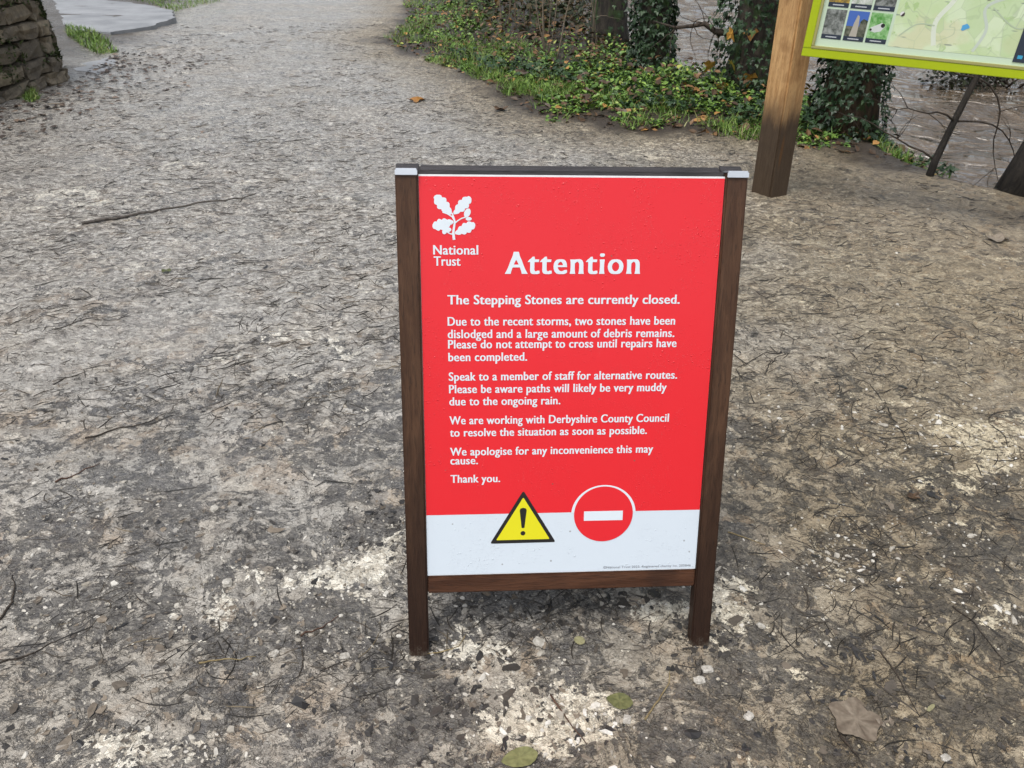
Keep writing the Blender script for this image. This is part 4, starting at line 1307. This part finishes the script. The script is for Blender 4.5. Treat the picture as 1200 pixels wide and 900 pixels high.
# ------------------------------------------------------------------ litter on the path
def litter_spots(n, rmin=.75, rmax=13, clump=None, az=47):
    out = []
    got = 0
    while got < n:
        r = np.exp(RNG.uniform(np.log(rmin), np.log(rmax), n * 2)); a = np.radians(RNG.uniform(-az, az, n * 2))
        x, y = r * np.sin(a), r * np.cos(a)
        m = (~inside(x, y, VERGE)) & (river_d(x, y) < -.1)
        ld, ls = seg_dist(x, y, LEFT_EDGE); m &= ls > 0
        if clump is not None: m &= clump(x, y)
        x, y = x[m], y[m]; out.append(np.stack([x, y], 1)); got += len(x)
    return np.concatenate(out)[:n]

def fibres(spots, length, radius, lift, curl=.9, yawb=None):
    n = len(spots); S = 5
    yaw = RNG.uniform(0, 6.3, n) if yawb is None else yawb
    k = RNG.normal(0, curl, n)
    t = np.linspace(-.5, .5, S)
    ang = yaw[:, None] + k[:, None] * t[None, :] * 2
    stepx = np.cos(ang) * (length / (S - 1))[:, None]; stepy = np.sin(ang) * (length / (S - 1))[:, None]
    cx = np.cumsum(stepx, 1); cy = np.cumsum(stepy, 1)
    x = spots[:, :1] + cx - cx.mean(1, keepdims=True); y = spots[:, 1:] + cy - cy.mean(1, keepdims=True)
    z = height(x.ravel(), y.ravel()).reshape(n, S) + lift[:, None] + radius[:, None] * .5 + RNG.uniform(0, .25, (n, 1)) * radius[:, None]
    z = z + (RNG.random((n, S)) - .3) * (length * .03)[:, None]
    nx, ny = -np.sin(ang), np.cos(ang)
    taper = np.array([.55, .9, 1, .85, .4])
    r = radius[:, None] * taper[None]
    A = np.stack([x + nx * r, y + ny * r, z - r * .4], -1); B = np.stack([x - nx * r, y - ny * r, z - r * .4], -1); Cc = np.stack([x, y, z + r * .9], -1)
    V = np.stack([A, B, Cc], 2).reshape(n, S * 3, 3)
    f = []
    for s in range(S - 1):
        for a, b in ((0, 1), (1, 2), (2, 0)):
            f.append((s * 3 + a, s * 3 + b, (s + 1) * 3 + b, (s + 1) * 3 + a))
    F = (np.array(f)[None] + (np.arange(n) * S * 3)[:, None, None]).reshape(-1, 4)
    return V.reshape(-1, 3), F, S * 3

def build_litter():
    dens = lambda sc, th, seed: (lambda x, y: (fbm(x * sc, y * sc, 3, seed) + RNG.normal(0, .06, len(x)) > th) & (RNG.random(len(x)) < .40 + .60 * sstep(1.2, 3.5, np.hypot(x, y))))
    n = 24000
    sp = litter_spots(n, clump=dens(2.2, .45, 51))
    L = np.clip(np.exp(RNG.normal(-3.85, .62, n)), .008, .13) * (1 + .06 * np.hypot(sp[:, 0], sp[:, 1]))
    r = np.clip(L * .017, .00028, .0011) * RNG.uniform(.7, 1.5, n) * (1 + .16 * np.hypot(sp[:, 0], sp[:, 1]))
    # drifted by rain: loosely aligned along the slope of the path
    yaw = np.where(RNG.random(n) < .45, RNG.normal(.35, .45, n), RNG.uniform(0, 6.3, n))
    V, F, k = fibres(sp, L, r, np.zeros(n), .27, yaw)
    m = leaf_mat('rotted_fibre', [(0, (.014, .012, .010)), (.6, (.036, .030, .025)), (.93, (.075, .058, .042)), (1, (.24, .19, .12))], .5)
    tag(obj_np('twig_litter', V, F, m, rnd=np.repeat(RNG.random(n), k)), 'thin dark twig and leaf stalk fragments strewn over the muddy path', 'litter', kind='stuff')
    # rotted leaf flakes
    n = 3000
    sp = litter_spots(n, clump=lambda x, y: fbm(x * 2.6, y * 2.6, 3, 57) + .05 * sstep(2.4, .9, y) + RNG.normal(0, .09, len(x)) > .55)
    ex = []
    for px, py, sg, m_ in ((488, 755, .05, 60), (818, 750, .05, 60), (455, 620, .09, 110), (640, 700, .12, 150), (990, 756, .03, 35), (1090, 578, .035, 40), (520, 830, .12, 90), (900, 800, .2, 110)):
        g = ground_at(px, py); ex.append(np.stack([RNG.normal(g[0], sg, m_), RNG.normal(g[1], sg * .8, m_)], 1))
    ex = np.concatenate(ex); sp = np.concatenate([sp, ex]); n = len(sp)
    tv = np.array([[0, 0, .0], [-.32, .18, .05], [-.42, .5, .0], [-.15, .85, .06], [.18, .95, -.02], [.40, .55, .05], [.25, .15, 0], [0, .5, .02]])
    tf = [np.array([[0, 7, 1], [1, 7, 2], [2, 7, 3], [3, 7, 4], [4, 7, 5], [5, 7, 6], [6, 7, 0]])]
    pos = np.stack([sp[:, 0], sp[:, 1], height(sp[:, 0], sp[:, 1]) + .0012], 1)
    M = rotmats(RNG.uniform(0, 6.3, n), RNG.normal(0, .07, n), RNG.normal(0, .07, n))
    s = np.exp(RNG.normal(-4.15, .45, n)).clip(.006, .045)
    V, F = instances(tv, tf, pos, M, np.stack([s * RNG.uniform(.4, 1.1, n), s, s * .6], 1))
    V[:, 2] += (RNG.random(len(V)) - .5) * .003
    ctr = np.repeat(pos, len(tv), 0); V[:, :2] = ctr[:, :2] + (V[:, :2] - ctr[:, :2]) * RNG.uniform(.35, 1.25, (len(V), 1))
    rl = RNG.random(n); rl[-len(ex):] *= .45
    m = leaf_mat('rotted_leaf', [(0, (.022, .021, .022)), (.35, (.060, .052, .045)), (.7, (.150, .122, .092)), (1, (.27, .22, .165))], .38)
    tag(obj_np('rotted_leaves', V, F, m, rnd=np.repeat(rl, len(tv))), 'dark rotted leaf scraps trodden into the path and gathered round the sign feet', 'litter', kind='stuff')
    # sharp limestone shards where the stone base shows through
    def shards(sp, s, name, label, flat=.3):
        n = len(sp)
        th = np.sort(RNG.uniform(0, 2 * math.pi, 6)) * .3 + np.linspace(0, 2 * math.pi, 7)[:-1] * .7
        tv = np.concatenate([np.stack([np.cos(th), np.sin(th) * .75, np.full(6, -.5)], 1), np.stack([np.cos(th) * .82, np.sin(th) * .6, np.array([.4, .5, .45, .55, .5, .4])], 1)])
        tf = [np.array([[i, (i + 1) % 6, 6 + (i + 1) % 6, 6 + i] for i in range(6)]), np.array([[6, 7, 8, 9, 10, 11]])]
        pos = np.stack([sp[:, 0], sp[:, 1], height(sp[:, 0], sp[:, 1]) + s * flat * .15], 1)
        V, F = instances(tv, tf, pos, rotmats(RNG.uniform(0, 6.3, n), RNG.normal(0, .16, n), RNG.normal(0, .16, n)), np.stack([s * RNG.uniform(.8, 1.6, n), s * RNG.uniform(.6, 1.1, n), s * flat], 1))
        ctr = np.repeat(pos, 12, 0); V[:, :2] = ctr[:, :2] + (V[:, :2] - ctr[:, :2]) * np.tile(RNG.uniform(.55, 1.25, (n, 6)), (1, 2)).reshape(-1, 1)
        m = leaf_mat('limestone_shard', [(0, (.30, .265, .21)), (.55, (.52, .48, .41)), (1, (.76, .73, .66))], .6)
        tag(obj_np(name, V, F, m, rnd=np.repeat(RNG.random(n), 12)), label, 'gravel', kind='stuff')
    sp, sz = [], []
    for px, py, rx, ry, k in PALE:
        g = ground_at(px, py); m_ = int(125 * k * min(1.6, (rx * ry / .016)) / max(1, g[1] / 1.5) ** .5)
        sp.append(np.stack([RNG.normal(g[0], rx * .62, m_), RNG.normal(g[1], ry * .62, m_)], 1)); sz.append(np.exp(RNG.normal(-5.45, .55, m_)).clip(.0018, .014))
    shards(np.concatenate(sp), np.concatenate(sz), 'limestone_shards', 'crisp white limestone shards showing through the mud in patches')
    # leaves swept against the wall foot
    n = 520
    q = np.stack([-4.22 + np.abs(RNG.normal(0, .55, n)), RNG.uniform(5.4, 9.4, n)], 1)
    q[:, 0] -= .28 * np.clip(q[:, 1] - 7.9, 0, 2)
    pos = np.stack([q[:, 0], q[:, 1], height(q[:, 0], q[:, 1]) + .008], 1)
    V, F = instances(LEAF_V, LEAF_F, pos, rotmats(RNG.uniform(0, 6.3, n), RNG.normal(0, .14, n), RNG.normal(0, .14, n)), RNG.uniform(.025, .075, n))
    tag(obj_np('swept_leaves', V, F, leaf_mat('wet_brown_leaf', [(0, (.045, .032, .025)), (.7, (.110, .075, .055)), (1, (.26, .19, .14))], .4), rnd=np.repeat(RNG.random(n), len(LEAF_V))),
        'wet dark brown leaves swept against the wall foot', 'leaves', kind='stuff')
    # limestone chips
    n = 7500
    sp = litter_spots(n, clump=lambda x, y: fbm(x * 3.1, y * 3.1, 4, 63) > .56)
    th = np.linspace(0, 2 * math.pi, 7)[:-1]
    tv = np.concatenate([np.stack([np.cos(th) * [1, .8, 1.1, .9, .7, 1], np.sin(th) * [1, .9, .8, 1.1, .9, .7], np.full(6, -.35)], 1),
                         np.stack([np.cos(th + .2) * [.7, .6, .8, .55, .6, .7], np.sin(th + .2) * [.7, .6, .5, .8, .55, .6], np.array([.35, .5, .4, .55, .42, .5])], 1)])
    tf = [np.array([[i, (i + 1) % 6, 6 + (i + 1) % 6, 6 + i] for i in range(6)]), np.array([[6, 7, 8, 9, 10, 11]])]
    s = np.exp(RNG.normal(-6.25, .6, n)).clip(.0009, .010)
    pos = np.stack([sp[:, 0], sp[:, 1], height(sp[:, 0], sp[:, 1]) + s * .12], 1)
    V, F = instances(tv, tf, pos, rotmats(RNG.uniform(0, 6.3, n), RNG.normal(0, .3, n), RNG.normal(0, .3, n)), np.stack([s * RNG.uniform(.8, 1.7, n), s, s * RNG.uniform(.4, .9, n)], 1))
    m = leaf_mat('limestone_chip', [(0, (.26, .23, .18)), (.6, (.48, .44, .37)), (1, (.68, .65, .58))], .6)
    tag(obj_np('gravel_chips', V, F, m, rnd=np.repeat(RNG.random(n), len(tv))), 'small pale limestone chips pressed into the mud', 'gravel', kind='stuff')
build_litter()

# ------------------------------------------------------------------ single sticks, leaves and stones one can point to
def stick(name, pix, r, mat, label, cat='twig', group=None, wob=.006):
    P = [ground_at(*p) for p in pix]
    o = P[0]
    pts = []
    for i in range(len(P) - 1):
        for k in range(4):
            q = P[i] + (P[i + 1] - P[i]) * (k / 4)
            pts.append(q + np.array([random.uniform(-wob, wob), random.uniform(-wob, wob), 0]))
    pts.append(P[-1])
    n = len(pts)
    v = [Vector((q[0] - o[0], q[1] - o[1], hz(q[0], q[1]) + r * .9 + (.3 * r if k % 3 else 0))) for k, q in enumerate(pts)]
    bm = bmesh.new()
    tube(bm, v, [r * (1.0 - .65 * k / (n - 1)) for k in range(n)], 7, .10)
    ob = obj_bm(name, bm, mat, None, True)
    ob.location = (o[0], o[1], 0)
    tag(ob, label, cat, group)
M_STICKGREY = bark('grey_stick', (.06, .05, .042), (.16, .14, .12), 0)
M_STICKTAN = bark('tan_twig', (.22, .16, .07), (.42, .33, .17), 0)
M_STICKRED = bark('reddish_twig', (.07, .035, .022), (.15, .08, .05), 0)
stick('stick', ((96, 263), (150, 256), (205, 245), (262, 236), (300, 229)), .0085, M_STICKGREY, 'long grey brown stick lying across the upper left of the path', 'stick', None, .012)
TW = 'single twigs lying on the path'
stick('twig', ((233, 776), (262, 773), (300, 771)), .0022, M_STICKTAN, 'straight straw coloured twig on the mud left of the notice', 'twig', TW, .002)
stick('twig', ((756, 843), (772, 820), (784, 800), (785, 785)), .0022, M_STICKTAN, 'curved yellow twig on the mud in front of the notice', 'twig', TW, .001)
stick('twig', ((0, 726), (14, 706), (17, 690), (14, 672)), .003, M_TWIG, 'dark curved twig at the left border of the path', 'twig', TW, .002)
stick('twig', ((645, 815), (665, 842), (688, 872)), .0022, M_STICKRED, 'reddish twig beside the pale limestone patch at the bottom', 'twig', TW, .001)
stick('twig', ((1028, 755), (1050, 790), (1078, 838)), .0022, M_TWIG, 'long thin dark twig lying right of the notice, nearest the bottom right', 'twig', TW, .002)
stick('twig', ((1116, 708), (1140, 730), (1178, 772)), .0022, M_TWIG, 'thin straight dark twig by the right border of the path', 'twig', TW, .002)
stick('twig', ((853, 624), (875, 630), (897, 637)), .0019, M_STICKTAN, 'short pale straw lying just right of the lower sign post', 'twig', TW, .001)
stick('twig', ((0, 775), (40, 764), (72, 748)), .0023, M_TWIG, 'slightly bent dark twig low on the left border', 'twig', TW, .003)
stick('twig', ((352, 746), (378, 736), (398, 722)), .0022, M_STICKRED, 'brown twig lying left of the sign foot', 'twig', TW, .002)
stick('twig', ((100, 512), (155, 498), (195, 482)), .003, M_TWIG, 'dark twig on the pale mud in the middle left of the path', 'twig', TW, .005)
stick('twig', ((493, 765), (520, 763), (538, 757), (546, 742)), .0018, M_STICKTAN, 'thin curved straw at the left foot of the notice', 'twig', TW, .001)
stick('twig', ((985, 858), (1000, 878), (1012, 898)), .003, M_TWIG, 'dark leaf stalk twig beside the flattened brown leaf', 'twig', TW, .002)
stick('twig', ((64, 566), (84, 560), (118, 544)), .003, M_STICKRED, 'short brown twig on the far left mud', 'twig', TW, .003)

def lobed(n, lob, depth, asp=1.0):
    out = []
    if lob == 1:
        for i in range(n):
            a = 2 * math.pi * i / n
            out.append((asp * math.cos(a), .95 * math.sin(a) * abs(math.sin(a)) ** .45 * (1 + depth * math.cos(a)) * random.uniform(.95, 1.03)))
        return out
    for i in range(n):
        a = 2 * math.pi * i / n
        r = 1 - depth * (.5 + .5 * math.cos(lob * a)) + random.uniform(-.04, .04)
        out.append((r * math.cos(a) * asp, r * math.sin(a)))
    return out
def fallen_leaf(name, px, py, size, yaw, mat, label, lob=5, depth=.38, asp=1.0, curl=.15, group=None, n=40, rnd=.5):
    g = ground_at(px, py)
    z0 = hz(g[0], g[1])
    out = lobed(n, lob, depth, asp)
    V, F = [], []
    rings = (0.0, .35, .7, 1.0)
    V.append((0, 0, .002))
    for rr in rings[1:]:
        for (x, y) in out:
            X, Y = x * rr * size, y * rr * size
            V.append((X, Y, .0025 + curl * size * (rr ** 2) * (.5 + .5 * math.sin(3 * math.atan2(y, x) + px)) * .8))
    tri = [(0, 1 + i, 1 + (i + 1) % n) for i in range(n)]
    quad = []
    for k in range(2):
        for i in range(n):
            a = 1 + k * n + i; b = 1 + k * n + (i + 1) % n
            quad.append((a, a + n, b + n, b))
    V = np.array(V)
    vein = np.abs(np.sin(np.arctan2(V[:, 1], V[:, 0]) * 2.5 + .4)) ** 6
    o = obj_np(name, V, [np.array(tri), np.array(quad)], mat, rnd=np.clip(rnd - .35 * vein + RNG.normal(0, .12, len(V)), 0, 1), smooth=True)
    o.location = (g[0], g[1], z0 + .003); o.rotation_euler = (0, 0, yaw)
    tag(o, label, 'leaf', group)
M_LBROWN = leaf_mat('flat_brown_leaf', [(0, (.10, .072, .050)), (.6, (.235, .19, .14)), (1, (.30, .25, .19))], .45)
M_LGREEN = leaf_mat('fading_green_leaf', [(0, (.075, .085, .028)), (1, (.22, .22, .09))], .4)
M_LPALE = leaf_mat('pale_leaf', [(0, (.24, .22, .11)), (1, (.36, .34, .20))], .4)
FL = 'single fallen leaves'
fallen_leaf('fallen_leaf', 1003, 842, .055, .6, M_LBROWN, 'large flattened brown leaf trodden into the mud at lower right', 5, .22, 1.0, .05, FL)
fallen_leaf('fallen_leaf', 726, 822, .021, -.2, M_LGREEN, 'olive green oval leaf in front of the notice', 1, .2, 1.35, .1, FL)
fallen_leaf('fallen_leaf', 609, 888, .022, .3, M_LGREEN, 'pale green leaf at the very bottom, left of the limestone patch', 1, .2, 1.7, .1, FL, rnd=.9)
fallen_leaf('fallen_leaf', 679, 752, .013, 1.0, M_LPALE, 'small round pale yellow leaf under the bottom rail of the notice', 2, .12, 1.0, .1, FL)
fallen_leaf('fallen_leaf', 1091, 829, .014, -.9, M_LPALE, 'narrow pale green leaf by the long dark twig at lower right', 2, .3, .45, .1, FL)
fallen_leaf('fallen_leaf', 1072, 579, .020, 1.3, M_DEADLEAF, 'crumpled reddish brown leaf on the dark clump at the right', 5, .35, 1.0, .5, FL, rnd=.35)
fallen_leaf('fallen_leaf', 195, 318, .020, .4, M_LGREEN, 'small dark green leaf scrap on the pale mud left of the notice', 2, .3, 1.4, .4, FL, rnd=.1)
fallen_leaf('fallen_leaf', 488, 119, .085, .4, M_AUTUMN, 'orange leaf lying alone at the path edge near the verge', 5, .4, 1.1, .35, FL, rnd=.1)
fallen_leaf('fallen_leaf', 722, 100, .125, .4, M_AUTUMN, 'largest orange brown leaf on the verge at the foot of the ivy trunk', 5, .45, 1.0, .4, FL, rnd=.1)
fallen_leaf('fallen_leaf', 684, 102, .10, 1.4, M_DEADLEAF, 'tan brown leaf on the verge left of the largest orange leaf', 5, .4, 1.2, .4, FL, rnd=.9)
fallen_leaf('fallen_leaf', 664, 86, .075, 2.0, M_AUTUMN, 'small orange leaf among the weeds below the pale stems', 5, .4, 1.0, .4, FL, rnd=.05)
fallen_leaf('fallen_leaf', 1002, 165, .065, .8, M_DEADLEAF, 'brown leaf in the grass at the foot of the trunk under the map board', 5, .4, 1.0, .5, FL, rnd=.2)
fallen_leaf('fallen_leaf', 1093, 204, .030, .8, M_AUTUMN, 'small yellow leaf at the foot of the leaning sapling', 5, .3, 1.0, .3, FL, rnd=.95)
fallen_leaf('fallen_leaf', 1168, 282, .055, .2, M_LBROWN, 'pale brown leaf on the earth near the right border', 5, .35, 1.2, .4, FL, rnd=.9)
fallen_leaf('fallen_leaf', 587, 130, .06, .9, M_DEADLEAF, 'brown curled leaf at the bottom edge of the grassy verge', 5, .4, 1.2, .5, FL, rnd=.4)

def stone(px, py, size, label, flatness=.5, asp=1.3):
    g = ground_at(px, py)
    lists = ([], [], [])
    a = random.uniform(0, 3.1)
    M = np.array([[math.cos(a), -math.sin(a), 0], [math.sin(a), math.cos(a), 0], [0, 0, 1]])
    rock(lists, (0, 0, size * flatness * .25), (size * asp * .95, size * .9, size * flatness), M, .2, .15, 4, .78)
    o = obj_np('stone', lists[0][0], lists[1][0], M_STONE, rnd=np.full(len(lists[0][0]), .0))
    o.location = (g[0], g[1], hz(g[0], g[1]))
    tag(o, label, 'stone', 'single pale stones on the path')
t = NT('pale_limestone'); p = t.pos(); n = t.noise(p, 90, 6, .65)
M_STONE = t.out(t.mix(t.ramp(n, .3, .7), (.30, .275, .23), (.54, .51, .45)), .6, t.bump(n, .004, 1))
stone(267, 684, .0125, 'round white stone on the mud left of the notice', .7, 1.0)
stone(632, 752, .013, 'square pale stone chip under the bottom rail of the notice', .25, 1.1)
stone(829, 784, .010, 'white stone chip right of the front right sign foot', .5)
stone(820, 796, .010, 'off-white angular stone just below another chip, right of the yellow twig', .4)
stone(878, 837, .009, 'white stone chip at the bottom between the yellow twig and the brown leaf', .4)
stone(1110, 884, .008, 'small white stone at the bottom right below the narrow leaf', .4)
stone(735, 842, .009, 'whitish stone chip below the olive leaf', .4)
stone(404, 768, .009, 'white stone chip left of the sign foot, near the brown twig', .5)
stone(322, 767, .008, 'small white stone at the end of the straw coloured twig', .5)
stone(892, 731, .008, 'white stone chip right of the front right sign foot, further from it', .5)
stone(252, 598, .012, 'tan round stone on the mud above the round white stone', .7, 1.0)
